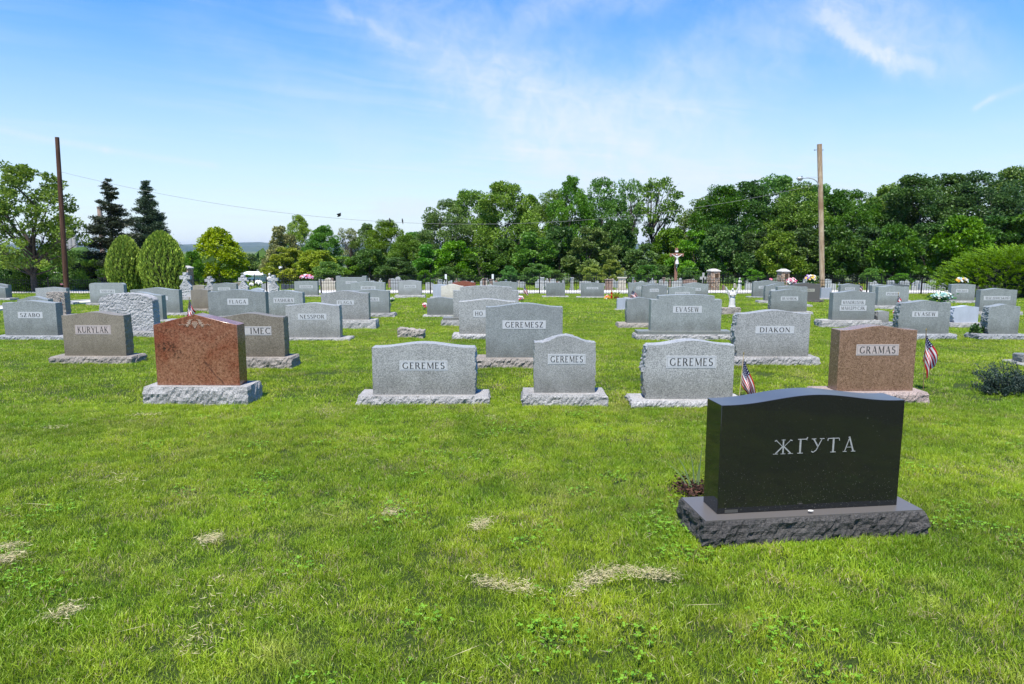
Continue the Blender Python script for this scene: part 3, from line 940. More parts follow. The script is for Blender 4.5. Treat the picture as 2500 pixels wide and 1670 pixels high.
# ---- the black polished stone nearest the camera (surveyed from its corners, turned seven degrees)
def black_stone():
    a = R(7.2)
    fl = Vector((1.08, 3.70)); fr = Vector((2.456, 3.875))
    ex = (fr - fl).normalized(); ey = Vector((-ex.y, ex.x))
    bw, bd, hb = 1.340, .37, .185
    cpt = (fl + fr) / 2 + ey * (bd / 2 - .015) - ex * .010
    t = thing('headstone', 'black polished granite headstone with white Cyrillic letters, nearest the camera', 'headstone', (cpt.x, cpt.y, -.015), math.atan2(ex.y, ex.x), 'headstones inside the near fence')
    w, th = 1.13, .20
    yo = -bd / 2 + .085 + th / 2
    fn = topfn('serp', w, .645, .692)
    vs, fs = block(w, th, 1, lin(-w / 2, w / 2, 48), 1, 1, fn, '', 0, 1, y_off=yo, z_off=hb)
    m = MB(); m.add(vs, fs)
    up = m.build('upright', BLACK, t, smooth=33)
    bv = up.modifiers.new('edge', 'BEVEL'); bv.width = .003; bv.segments = 2; bv.limit_method = 'ANGLE'; bv.angle_limit = R(40)
    vs, fs = block(bw, bd, hb - .006 + .12, lin(-bw / 2, bw / 2, 80), 22, 14, None, 'LRFB', .034, 3, 9.0, .35, 0, -.12, off=.10)
    # the sawn top shares the broken upper edge of the rock face
    b = MB(); b.add(vs, fs)
    b.build('base', ROCKBLACK, t)
    b = MB(); b.box(-bw / 2 + .0, bw / 2 - .0, -bd / 2 + .0, bd / 2 - .0, hb - .006, hb)
    tp = b.build('base_top', BLACKTOP, t)
        # letters cut by hand: strokes in a unit box (x, z, x, z, width)
    glyph = {
        'ZH': (1.30, [(.65, 0, .65, 1, .13), (.18, .06, .62, .53, .12), (1.12, .06, .68, .53, .12), (.62, .50, .22, .93, .06), (.68, .50, 1.08, .93, .06),
                      (.02, .03, .34, .03, .06), (.96, .03, 1.28, .03, .06), (.50, .03, .80, .03, .06), (.52, .97, .78, .97, .06), (.10, .90, .24, .97, .10), (1.06, .97, 1.20, .90, .10)]),
        'GE': (.66, [(.20, 0, .20, 1, .15), (.04, .03, .38, .03, .06), (.04, .97, .56, .97, .07), (.56, .95, .64, 1.10, .08), (.52, .97, .62, .90, .05)]),
        'U': (.80, [(.14, .97, .44, .42, .13), (.68, .97, .34, .20, .06), (.34, .20, .14, .05, .07), (.14, .05, .04, .13, .10), (.02, .97, .30, .97, .06), (.54, .97, .82, .97, .06)]),
        'T': (.78, [(.39, 0, .39, 1, .15), (.22, .03, .56, .03, .06), (.04, .965, .74, .965, .07), (.04, .97, .02, .80, .06), (.74, .97, .76, .80, .06)]),
        'A': (.82, [(.13, .03, .40, .95, .06), (.40, .98, .68, .03, .14), (.22, .32, .58, .32, .05), (.02, .03, .26, .03, .06), (.54, .03, .82, .03, .06), (.34, .98, .44, 1.03, .07)])}
    m = MB(); H = .083; x = 0; k = 0
    seq = ['ZH', 'GE', 'U', 'T', 'A']
    gap = .22
    tot = sum(glyph[g_][0] for g_ in seq) + gap * 4
    for g_ in seq:
        for (xa, za, xb, zb_, ww) in glyph[g_][1]:
            d = Vector((xb - xa, zb_ - za)); n_ = Vector((-d.y, d.x)).normalized() * ww * .34
            q = [(xa + n_.x, za + n_.y), (xa - n_.x, za - n_.y), (xb - n_.x, zb_ - n_.y), (xb + n_.x, zb_ + n_.y)]
            yy = yo - th / 2 - .0012 - .00012 * k; k += 1
            zz = .185 + .345
            P3 = [((x + p[0] - tot / 2) * H * 1.18 + .012, yy, zz + p[1] * H * 1.06) for p in q]
            m.add(P3, [(0, 1, 2, 3)])
            m.add([(p[0], p[1] + .0025, p[2]) for p in P3], [(3, 2, 1, 0)])
        x += glyph[g_][0] + gap
    m.build('lettering', FROST, up)
    m = MB(); m.box(-w / 2 + .045, -w / 2 + .125, yo - th / 2 - .002, yo - th / 2 + .002, hb + .006, hb + .024)
    m.build('maker_plate', flat('dull_metal', (.12, .115, .10), .5, .6), up)
    for k in range(70):
        s = rng.random(); p = cpt + ex * (s - .5) * bw - ey * (bd / 2 + .01 + .03 * abs(rng.normal())); EDGE_TUFTS.append((p.x, p.y))
    for k in range(26):
        s = rng.random(); p = cpt - ex * (bw / 2 + .01 + .03 * abs(rng.normal())) + ey * (s - .5) * bd; EDGE_TUFTS.append((p.x, p.y))
    STONES.append(t)
    # droppings / petals on the base
    for (dx, dy, r, lab) in ((.10 - .0, -.155, .011, 'white bird dropping on the front ledge of the black headstone base'),):
        b = MB(); b.ball((0, 0, 0), r, (1.5, .9, .25), 10, 6)
        p = cpt + ex * (dx - .12) + ey * dy
        tag(b.build('dropping', flat('dropping_white', (.7, .7, .66), .7), loc=(p.x, p.y, hb + .002)), lab, 'dropping')
    return cpt, ex, ey
BC, BEX, BEY = black_stone()

S = stone
GR = dict(border=True)
# front row
S('pink-brown polished headstone with a small flag at its right side', (2039.6, 2229.6), (806, 796), 954.5, (2008, 2260, 984), BROWN, ROCKPINK, plates=[('GRAMAS', 2088.5, 2194.5, 840.5, 867.5, .84, .62)], plate_mat=PLATEPINK, border=True, rz=R(2.0))
S('wide low grey headstone, left one of three grey stones in the front row', (910.7, 1158), (849, 838.6), 963.5, (875, 1189.5, 986), GREY, ROCK, rough='R', plates=[('GEREMES', 975.5, 1092.5, 880.5, 904.5, .88, .62)], border=True, amp=.034)
S('narrow grey headstone with a rock-faced top edge, middle of the front grey three', (1306, 1451), (838, 820), 959, (1279, 1477, 989), GREY, ROCK, rough='LRT', plates=[('GEREMES', 1337.5, 1429.5, 864, 889, .86, .60)], border=True, amp=.016)
S('grey headstone with rock-faced left side, behind and left of the black one', (1582.5, 1788), (843, 832), 974.3, (1546, 1817, 993), GREY, ROCK, rough='L', plates=[('GEREMES', 1626.5, 1749, 868.5, 898.5, .86, .62)], border=True, amp=.040, bulge=1.3)
RS = S('red polished gabled headstone with a carved grape cluster, on a pale rock base', (383.3, 588), (793.5, 767.8), 941, (354.5, 604.6, 987), RED, ROCK, style='gable', thick=.20, rz=R(-1.5), setback=.09)
S('warm brown-grey headstone on a rock base, left of the red gabled stone', (157.7, 309.3), (770, 762.3), 868.7, (127.5, 323.6, 887), WARM, ROCKTAN, rough='R', plates=[('KURYLAK', 183.3, 271.8, 793.8, 816, .86, .66)], plate_mat=PLATEPINK, border=True, amp=.014, rz=R(-1.5))
S('warm brown-grey headstone partly hidden behind the red gabled stone', (530, 695), (774.5, 765.3), 871, (505, 710, 899), WARM, ROCKTAN, rough='R', plates=[('IMEC', 566, 662.5, 796.8, 818.5, .50, .66, .22)], plate_mat=PLATEWARM, border=True, amp=.014)
# second row
S('blue-grey headstone at the left edge, left of the brown-grey one', (12.3, 143), (739.5, 734.4), 818.7, (-8, 168, 829.8), BLUE, ROCKBLUE, plates=[('SZABO', 43.6, 104.5, 761.5, 777, .80, .60)], rz=R(-1))
S('pale headstone rough and rock-faced all over, behind the brown-grey stone', (247, 378), (733, 717), 808, (232, 396, 822.7), ROCKPALE, ROCK, style='oval', allrough=True, amp=.020, rz=R(-2), thick=.22)
S('light grey headstone with rock-faced right side, behind the warm grey one', (700, 830), (746, 740), 824, (684, 852, 831.5), GREY, ROCK, rough='R', plates=[('NESSPOR', 727.4, 797, 765.7, 780.5, .86, .62)], amp=.014)
S('large grey headstone with a tall base, just behind the narrow one in front', (1187, 1372.7), (750, 741), 873, (1165, 1393, 897.5), BLUE, ROCKTAN, rough='L', plates=[('GEREMESZ', 1226.8, 1332.5, 782.5, 802.8, .87, .66)], amp=.008, border=False)
S('grey headstone with rock-faced left side, between the black and pink-brown stones', (1802, 1973), (766.3, 758), 870.5, (1776, 1996, 891), GREY, ROCK, rough='L', plates=[('DIAKON', 1844.5, 1938.7, 796, 814.2, .78, .64)], amp=.040, bulge=1.3)
S('grey headstone half hidden by the large grey one to its right', (1121, 1258), (736, 730), 815, (1106, 1276, 828), GREY, ROCK, plates=[('HO', 1155.5, 1224, 757, 774, .27, .58, -.30)])
S('grey headstone with raised curved centre and stepped shoulders, on a two-tier base', (1588, 1759.5), (722.5, 719.6), 808, (1554, 1789, 829.7), BLUE, ROCK, style='tier', plates=[('EVASEW', 1643, 1713.6, 747, 763.8, .80, .66)], plinth=True)
S('grey headstone with rock-faced left side, left of the white slant stone', (2198, 2315.5), (740, 734), 814.8, (2180, 2332, 828), BLUE, ROCKBLUE, rough='L', plates=[('EVASEW', 2227, 2290, 760, 773.8, .82, .62)], amp=.04, bulge=1.2)
S('blank grey headstone with rock-faced left side at the right edge', (2416, 2485), (748.5, 743), 815.5, (2390, 2503, 829), BLUE, ROCKBLUE, rough='L', amp=.045, bulge=1.2)
S('short light headstone with rock-faced left side, between two grey ones', (2332, 2387), (750, 746.9), 787.5, (2320, 2396, 798), PALE, ROCK, rough='L', amp=.045, bulge=1.2)
S('low squat grey marker block beside the two-name headstone', (2144, 2169), (761, 759.5), 788, (2136, 2193, 797), GREY, ROCKBLUE, style='arc', rough='L', amp=.03, cat='grave marker', name='grave_marker', thick=.18)
S('blue-grey headstone with two stacked name panels, left of the squat marker', (2031, 2133.5), (715, 710), 781.5, (2006, 2150, 797), BLUE, ROCK, plates=[('MANDRUSIAK', 2054.5, 2112.7, 732, 744.5, .88, .62), ('МАНДРУСЯК', 2050, 2115.5, 745.9, 759, .88, .62)])
# third row
S('wide grey headstone with a high curved top, behind the warm grey hidden stone', (511, 651), (713, 707), 786, (495, 668, 797), BLUE, ROCK, plates=[('FLAGA', 555, 606, 729, 744.3, .80, .56)])
S('grey headstone with a flat serpentine top, behind and right of the tall wide one', (651, 740), (714, 708.8), 772, (638, 752, 782), BLUE, ROCKBLUE, rough='R', plates=[('YASHURA', 667.6, 718, 727, 739.5, .90, .62)], amp=.012)
S('grey headstone on a thick pale base, left of the open lawn gap', (786, 901), (716, 710), 780.5, (772, 916.5, 800.5), GREY, ROCK, plates=[('FLAGA', 822, 864, 733, 744, .80, .62)])
S('grey headstone with one name panel half hidden by the stone on its left', (861, 950), (710, 707), 764, (848, 962, 773), BLUE, ROCK, rough='R', plates=[('YASHURA', 884, 926, 726, 736, .86, .62)], amp=.01)
S('small dark grey blank headstone with pink flowers at its left side', (1043, 1107), (729, 725.7), 769, (1033, 1115, 772), BLUE, ROCK)
S('very wide grey headstone with rounded shoulders on a cream two-tier base', (1107, 1266), (702, 698), 775, (1079, 1293, 795), GREY, ROCK, style='tier', plinth=True)
S('blank grey headstone with rock-faced left side, left of the stepped-shoulder stone', (1531, 1594), (730.5, 726.4), 788.4, (1511, 1612, 798.6), BLUE, ROCKTAN, rough='L', amp=.024)
S('small pale tilted marker with bare face, beside the blank grey stone', (1507, 1553), (728.5, 727), 755, (1504, 1556, 756.5), PALE, ROCK, style='flat', cat='grave marker', name='grave_marker', rough='L', amp=.012, thick=.15)
S('grey headstone with rock-faced left side, right behind the front stone with serpentine top', (1882, 1969), (711, 706.7), 761, (1868, 1984, 768.5), BLUE, ROCK, rough='L', plates=[('ІВАНЮК', 1906.5, 1948.7, 724, 733.8, .86, .62)], amp=.03)
S('grey headstone with pink flowers on top, directly behind a rock-sided one', (1896.6, 1969), (700.5, 698), 744, (1885, 1982, 750), BLUE, ROCK)
S('grey headstone with rock-faced left edge, half hidden by the flower-topped one', (1868, 1924), (697.5, 693), 733.8, (1853, 1938, 740), BLUE, ROCK, rough='L', amp=.02, plates=[('', 1882, 1910, 706, 710)])
S('grey headstone leftmost in the cluster left of the wooden light pole', (1837.6, 1913), (688.3, 684.8), 724, (1828, 1925, 727), BLUE, ROCKBLUE, plates=[('АРСЕН', 1852, 1884, 698, 704.5)])
S('small black headstone topped by white and purple flowers, left of the light pole', (1932, 2001), (693.5, 690.5), 732.7, (1924, 2011, 737), BLACKTOP, ROCKBLACK, plates=[('ЯХОВИЧ', 1953, 1989, 705, 712)], plate_mat=flat('panel_dull_gold', (.34, .33, .27), .7))
S('plain whitish flat-topped slab just right of the light pole', (2004, 2029), (703, 703), 728, (2000, 2033, 731), PALE, ROCK, style='flat')
S('small grey headstone behind the stone with two name panels', (2051, 2097), (695.5, 692.5), 733, (2042, 2106, 737), BLUE, ROCK, rough='L', amp=.015, plates=[('PHILLIPS', 2063, 2087, 702, 708)])
S('grey headstone facing left of centre with a flag against its right half', (2142, 2216.6), (700.6, 697.3), 746, (2128, 2232, 755), BLUE, ROCK, plates=[('РОМАН', 2163, 2196, 713, 721.5)])
S('grey headstone mostly hidden behind the one with the flag, to its left', (2127, 2176), (697, 694.5), 736, (2118, 2186, 741), BLUE, ROCK)
S('dark thin headstone peeking over the top right of the flagged stone', (2160, 2217), (695.5, 693.5), 733, (2152, 2224, 736), flat('slate_dark', (.10, .11, .11), .5), ROCK)
S('grey headstone topped by orange and yellow flowers in front of the bush', (2320, 2378.5), (695, 693.6), 734, (2310, 2388, 739.6), BLUE, ROCK, style='arc', plates=[('МІСЬКО', 2334, 2363.8, 706, 714)])
S('wide grey headstone with a long Cyrillic name in front of the bush', (2390, 2479), (708.3, 704), 760.5, (2374, 2495, 770), BLUE, ROCK, plates=[('ЛЕБЕДИНСЬКИЙ', 2401.7, 2466.5, 722.8, 733, .92, .62)])
S('black headstone in the shade under the spreading bush', (2385, 2434), (698, 695), 722, (2376, 2442, 727), BLACKTOP, ROCKBLACK)
# rows near the fence
S('grey headstone topped by a big pink and red flower spray', (719.5, 776), (687.3, 686.5), 720.7, (710, 782.5, 724.7), BLUE, ROCK, style='arc', plates=[('DZIADYK', 731, 764, 696.5, 703.7)])
S('tall grey headstone with squared raised corners, right of the flower-topped one', (822, 896), (674, 674), 738, (812, 906, 743), BLUE, ROCK, style='ears', plates=[('LYSDYK', 844, 872, 686.6, 693)])
S('wide grey headstone with a curved top overlapping the square-cornered one', (858, 940.5), (690, 687), 741, (848, 950, 748), BLUE, ROCK, plates=[('HOROBETZ', 880.6, 917, 699, 707.2)])
S('brownish-grey headstone alone before the fence gap, left of the cream stone', (973, 1029), (687, 684), 720.4, (964, 1036.8, 726.6), granite('granite_mid_grey', (.37, .38, .37), (.20, .205, .20), 140, .36, .62), ROCK, plates=[('BOLGER', 986.5, 1015.8, 696, 703)])
S('pale blue-grey headstone left of the cream marble one', (1057, 1090), (695, 694), 725, (1050, 1100, 729), PALE, ROCK)
S('cream marble headstone with a curved top and streaky face', (1077, 1131), (698.6, 693.6), 731, (1070, 1140, 736), CREAM, ROCKTAN)
S('reddish-brown headstone seen behind the cream marble one', (1104.5, 1161), (690, 686), 721, (1096, 1170, 725), RUST, ROCKTAN)
S('grey headstone behind the very wide one, near the fence', (1204, 1262), (689.5, 687), 722, (1196, 1270, 726), BLUE, ROCK)
S('grey headstone with name panel beside small red white and blue flowers', (1200, 1264), (711.5, 707), 739, (1192, 1272, 745), BLUE, ROCK)
S('plain blank grey headstone standing alone before the fence', (1333.5, 1379.5), (692.3, 690.5), 722.6, (1324.5, 1387.5, 725.4), BLUE, ROCK, style='arc')
S('grey headstone before the fence with dry basket flowers to its right', (1418.5, 1474.5), (692, 690), 724.2, (1409, 1483, 726.8), BLUE, ROCK, plates=[('ZAWADA', 1432, 1460.6, 701, 706)])
S('grey headstone behind the one with a slanting flag', (1534.5, 1598), (691.5, 689), 726, (1525, 1606, 730), BLUE, ROCK, plates=[('FUGA', 1554, 1578, 700, 706.5)])
S('grey headstone with rock-faced left edge, right of the slanting flag', (1568, 1628), (697.5, 694), 743, (1558, 1638, 749), BLUE, ROCK, rough='L', amp=.012, plates=[('FUGA', 1586.5, 1608, 705, 712.7)])
S('grey headstone centred behind the stepped-shoulder stone', (1632, 1696), (702.6, 699.7), 748, (1622, 1706, 754), BLUE, ROCK, plates=[('YEDYNAK', 1648, 1684, 713, 720.5, .9, .6)])
S('grey headstone right behind the centred one, left of the angel statue', (1666, 1728.8), (693.6, 690), 722.5, (1656, 1738, 727), BLUE, ROCK, plates=[('FUGA', 1683, 1711, 703, 710)])
# left cluster
S('grey headstone with rounded corners and a wide panel before the evergreens', (221, 304.8), (691.4, 691.2), 740, (212, 318, 745), BLUE, ROCK, style='round', plates=[('SODASKI', 244, 281, 707, 716)])
S('grey headstone with serpentine top behind the rough pale one', (278, 399), (721, 713), 780.4, (262, 417, 784), BLUE, ROCK, plates=[], rz=R(-1))
S('wide grey headstone with a blank white panel, left of the flag by the red stone', (322, 439.7), (708, 702.5), 763.8, (306, 457, 769.5), BLUE, ROCK, plates=[('', 360, 410, 723, 733)])
S('grey headstone at the far left corner, cut by the edge', (-42, 15), (703, 699), 727.6, (-52, 24, 733), BLUE, ROCK)
S('taller grey headstone behind the one cut by the left edge', (-30, 22.4), (696, 692.5), 728, (-38, 32, 732), BLUE, ROCKBLUE)
S('grey headstone with dark right side, near the dark wooden pole', (89, 164), (703.7, 701.2), 738, (80, 178, 744), BLUE, ROCKBLUE, plates=[('', 112, 140, 715, 723)])
S('tan rock-faced headstone with rough top, behind the left edge stone', (118, 161), (714, 713), 768, (110, 170, 775), ROCKTAN, ROCKTAN, style='flat', allrough=True, amp=.02, thick=.22)
S('low grey headstone whose curved top shows above the left edge stone', (46, 121), (731, 723.5), 775, (34, 130, 782), BLUE, ROCK)
S('warm tan headstone with an arched top between two rough crosses', (468, 510.5), (709, 706), 753.5, (462, 517, 761), TAN, ROCKTAN, style='arc')
S('brown headstone in front of the far stone pillar, near the crosses', (467, 500), (698, 696), 722, (460, 506, 726), RUST if False else TAN, ROCKTAN, style='arc')
S('grey headstone with small name panel behind the wide curved one', (521, 578.5), (693, 690.6), 729, (512, 588, 733), BLUE, ROCK, plates=[('SODASKI', 532, 562, 702, 709)])
S('tan headstone mostly hidden behind a rough cross', (566, 592), (691, 689), 723, (560, 598, 726), TAN, ROCK)
S('low pale arched headstone between two rough crosses', (611, 643), (709, 703.5), 738, (605, 650, 744), PALE, ROCK, style='arc')
S('small rough grey slab at the right edge of the lawn', (2497, 2520), (866, 865), 885, (2493, 2526, 890), GREY, ROCK, rough='L', amp=.02, style='flat', cat='grave marker', name='grave_marker')

# carved grapes and vine leaves on the red stone
def grapes(s):
    m = MB(); y = -s['thick'] / 2 - .001
    cx_, cz_ = 0.0, (zat(791, s['Yf']) - s['g'])
    r = .0085
    for j, n in enumerate((3, 4, 3, 2, 1)):
        for i in range(n):
            m.ball((cx_ + (i - (n - 1) / 2) * r * 2.0, y, cz_ + .018 - j * r * 1.75), r, (1, .5, 1), 8, 5)
    for sx in (-1, 1):
        for (ox, oz, sc, rot) in ((.062, .012, 1.0, .2), (.082, -.014, .8, -.6), (.050, .038, .6, 1.0)):
            pts_ = []
            for k in range(20):
                a = 2 * math.pi * k / 20
                rr = .026 * sc * (.72 + .28 * math.cos(5 * a))
                pts_.append((cx_ + sx * (ox + rr * math.cos(a + rot)), cz_ + oz + rr * math.sin(a + rot)))
            if sx < 0: pts_ = pts_[::-1]
            m.prism(pts_, y - .003 - .0004 * sc, y + .002)
        m.tube([(cx_ + sx * (.085 + .013 * k), y, cz_ - .006 + .008 * math.sin(k * 1.9)) for k in range(8)], .0022, 5)
        m.tube([(cx_ + sx * (.02 + .012 * k), y, cz_ + .045 - .002 * k + .004 * math.sin(k * 1.5)) for k in range(6)], .0024, 5)
    m.build('grape_carving', CARVE, s['up'], smooth=50)
grapes(RS)

# lone rock marker
def rock_block(label, x0, x1, ytop, ybot, depth, mat=ROCK, cat='grave marker', name='rock_marker', amp=.035, slope=.0, fr=9):
    _, Yb = at_ground((x0 + x1) / 2, ybot)
    g = gz(Yb)
    X0, X1 = xat(x0, ybot, Yb), xat(x1, ybot, Yb)
    h = zat(ytop, Yb) - g
    w = X1 - X0
    n = max(10, int(w / .02))
    vs, fs = block(w, depth, 1, lin(-w / 2, w / 2, n), 10, 10, lambda x: h + .1 - slope * (x + w / 2), 'LRFBT', amp, 77 + int(x0), fr, .1, 0, -.1)
    m = MB(); m.add(vs, fs)
    o = m.build(name, mat, loc=((X0 + X1) / 2, Yb + depth / 2, g))
    tag(o, label, cat)
    for k in range(14): EDGE_TUFTS.append((X0 + w * rng.random(), Yb - .02))
    return o, (X0 + X1) / 2, Yb + depth / 2, g, h
rock_block('squat dark rock-faced marker alone in the lawn gap', 972, 1033, 802, 827.5, .26, ROCKTAN, slope=.12, amp=.04)

# rough stone crosses
def rough_cross(label, cx_, ytop, ybase, wpx, shade):
    _, Y = at_ground(cx_, ybase); g = gz(Y)
    H = zat(ytop, Y) - g
    s = H / 1.25
    X = xat(cx_, (ytop + ybase) / 2, Y)
    t = thing('stone_cross', label, 'cross monument', (X, Y, g), 0, 'rough stone crosses')
    ol = [(-.24, .16), (.24, .16), (.24, .60), (.27, .62), (.16, .74), (.085, .88), (.085, .95), (.235, .95), (.235, 1.10), (.08, 1.10), (.08, 1.25), (-.08, 1.25), (-.08, 1.10),
          (-.235, 1.10), (-.235, .95), (-.085, .95), (-.085, .88), (-.16, .74), (-.27, .62), (-.24, .60)]
    o2 = []
    for i, (a, b) in enumerate(ol):
        c_, d = ol[(i + 1) % len(ol)]
        k = max(1, int(math.hypot(c_ - a, d - b) / .05))
        for q in range(k):
            x_, z_ = a + (c_ - a) * q / k, b + (d - b) * q / k
            nn = mnoise.noise(Vector((x_ * 14, z_ * 14, cx_))) * .014
            o2.append(((x_ + nn) * s, (z_ + nn * (.3 if q else 0)) * s))
    m = MB(); m.prism(o2, -.09, .09)
    # rock-pitched face lumps
    random.seed(int(cx_))
    for k in range(46):
        z_ = random.uniform(.2, 1.2); hw = .2 if z_ < .6 else (.07 if z_ < .93 or z_ > 1.12 else .2)
        if .6 < z_ < .75: hw = .12
        m.ball((random.uniform(-hw, hw) * s, -.088, z_ * s), random.uniform(.02, .045), (1.3, .5, .9), 6, 4)
    m.build('cross', shade, t)
    vs, fs = block(.72 * s, .34, .28 * s, lin(-.36 * s, .36 * s, 14), 5, 4, None, 'LRFB', .02, int(cx_), 9, .5, 0, -.1)
    m = MB(); m.add(vs, fs); m.build('base', ROCK, t)
rough_cross('rough light stone cross on a white base, nearest the round evergreens', 454.5, 665, 733, 30, ROCKPALE)
rough_cross('rough stone cross beside the tan arched headstone', 513.5, 674.5, 731, 26, ROCKPALE)
rough_cross('rough stone cross in front of the white farm buildings', 595, 671, 729, 26, ROCKPALE)
rough_cross('rough stone cross with a white statue behind it', 669, 671.5, 731, 28, ROCKPALE)

# ---------------------------------------------------------------- small flags
fm = Mat('flag_cloth')
uv = fm.n('ShaderNodeUVMap').outputs[0]
us = fm.n('ShaderNodeSeparateXYZ', {0: uv})
U, Vv = us.outputs[0], us.outputs[1]
st_ = fm.math('GREATER_THAN', fm.math('MODULO', fm.math('MULTIPLY', Vv, 6.5), 1.0), .5)
c = fm.mix(st_, (.50, .018, .03), (.78, .77, .75))
cant = fm.math('MULTIPLY', fm.math('LESS_THAN', U, .42), fm.math('GREATER_THAN', Vv, .4615))
su = fm.math('SUBTRACT', fm.math('MODULO', fm.math('MULTIPLY', U, 14.2), 1.0), .5)
sv_ = fm.math('SUBTRACT', fm.math('MODULO', fm.math('MULTIPLY', fm.math('SUBTRACT', Vv, .4615), 9.3), 1.0), .5)
star = fm.math('LESS_THAN', fm.math('ADD', fm.math('MULTIPLY', su, su), fm.math('MULTIPLY', sv_, sv_)), .062)
c = fm.mix(cant, c, fm.mix(star, (.018, .02, .085), (.75, .75, .78)))
FLAGM = fm.leaf(c, .25, .7, .2)
STICK = flat('flag_stick', (.20, .14, .07), .6)
STICKPALE = flat('flag_stick_pale', (.50, .40, .24), .6)
GOLD = flat('gilded_tip', (.35, .25, .08), .35, .6)
def flag(label, x0, y0, base, quad, Y=None, stick=STICK, th=.0045):
    """x0,y0: top of the staff; base: (x,y) foot; quad: cloth corners hoist-top, hoist-foot, fly-foot, fly-top (pixels)"""
    if Y is None:
        _, Y = at_ground(*base)
    g = gz(Y)
    bx = xat(base[0], base[1], Y)
    t = thing('flag', label, 'flag', (bx, Y, g), 0, 'small flags stuck in the lawn')
    tx, tz = xat(x0, y0, Y) - bx, zat(y0, Y) - g
    m = MB(); m.tube([(0, 0, -.05), (tx, 0, tz - .03)], th, 6); m.build('staff', stick, t)
    m = MB(); m.tube([(tx, 0, tz - .03), (tx, 0, tz - .018), (tx, 0, tz)], [th * 1.2, th * 1.8, .001], 6); m.build('finial', GOLD, t)
    q = [Vector((xat(a, b, Y) - bx, 0, zat(b, Y) - g)) for a, b in quad]
    nu, nv = 16, 12
    vs, fs, uvs = [], [], []
    for j in range(nv + 1):
        for i in range(nu + 1):
            u, v = i / nu, j / nv                       # u along the fly, v from foot to top
            a = q[1].lerp(q[0], v); b = q[2].lerp(q[3], v)
            p = a.lerp(b, u)
            p.y = -.012 + .030 * math.sin(v * 9 + u * 4) * min(1, u * 2.5) + .02 * math.sin(u * 7)
            p.x += .012 * math.sin(v * 12 + 1) * u
            vs.append(p); uvs.append((u, v))
    for j in range(nv):
        for i in range(nu):
            k = j * (nu + 1) + i
            fs.append((k, k + 1, k + nu + 2, k + nu + 1))
    me = bpy.data.meshes.new('cloth')
    me.from_pydata([tuple(v) for v in vs], [], fs)
    ul = me.uv_layers.new(name='UVMap')
    for pl in me.polygons:
        for li in pl.loop_indices:
            ul.data[li].uv = uvs[me.loops[li].vertex_index]
    me.materials.append(FLAGM)
    me.polygons.foreach_set('use_smooth', [True] * len(me.polygons))
    link(bpy.data.objects.new('cloth', me), t)
    return t
flag('small stars and stripes flag right of the pink-brown polished headstone', 2261.7, 801, (2254, 953), [(2261, 815), (2256, 858), (2257, 924), (2290, 880)])
flag('small stars and stripes flag just behind the black headstone, pale stick', 1816, 859, (1804, 972), [(1815, 874), (1809, 938), (1826, 968), (1846, 962)], stick=STICKPALE)
flag('small stars and stripes flag standing behind the red gabled headstone', 462, 725.5, (460, 800), [(462, 731), (457, 770), (462, 790), (478, 762)], th=.006)
flag('small stars and stripes flag against the grey stone behind the squat marker', 2193.7, 713.5, (2188, 800), [(2193, 720), (2189, 752), (2174, 770), (2199, 738)], th=.006)
flag('tiny stars and stripes flag in front of the near fence, left of the blank stone', 1279.5, 689, (1278, 727), [(1280, 696), (1277, 712), (1290, 724), (1289, 712)], th=.008)
flag('small stars and stripes flag on a slanting stick behind the blank rock-sided stone', 1548.5, 700, (1531, 745), [(1544, 708), (1537, 726), (1556, 730), (1557, 722)], th=.006)
flag('tiny stars and stripes flag right of the small grey stone by the pole', 2098, 691, (2098, 733), [(2099, 695), (2097, 707), (2106, 716), (2107, 702)], th=.008)
flag('tiny stars and stripes flag tip above the left edge headstone', 148, 727, (146, 792), [(148, 729), (145, 744), (152, 760), (153, 744)], th=.006)

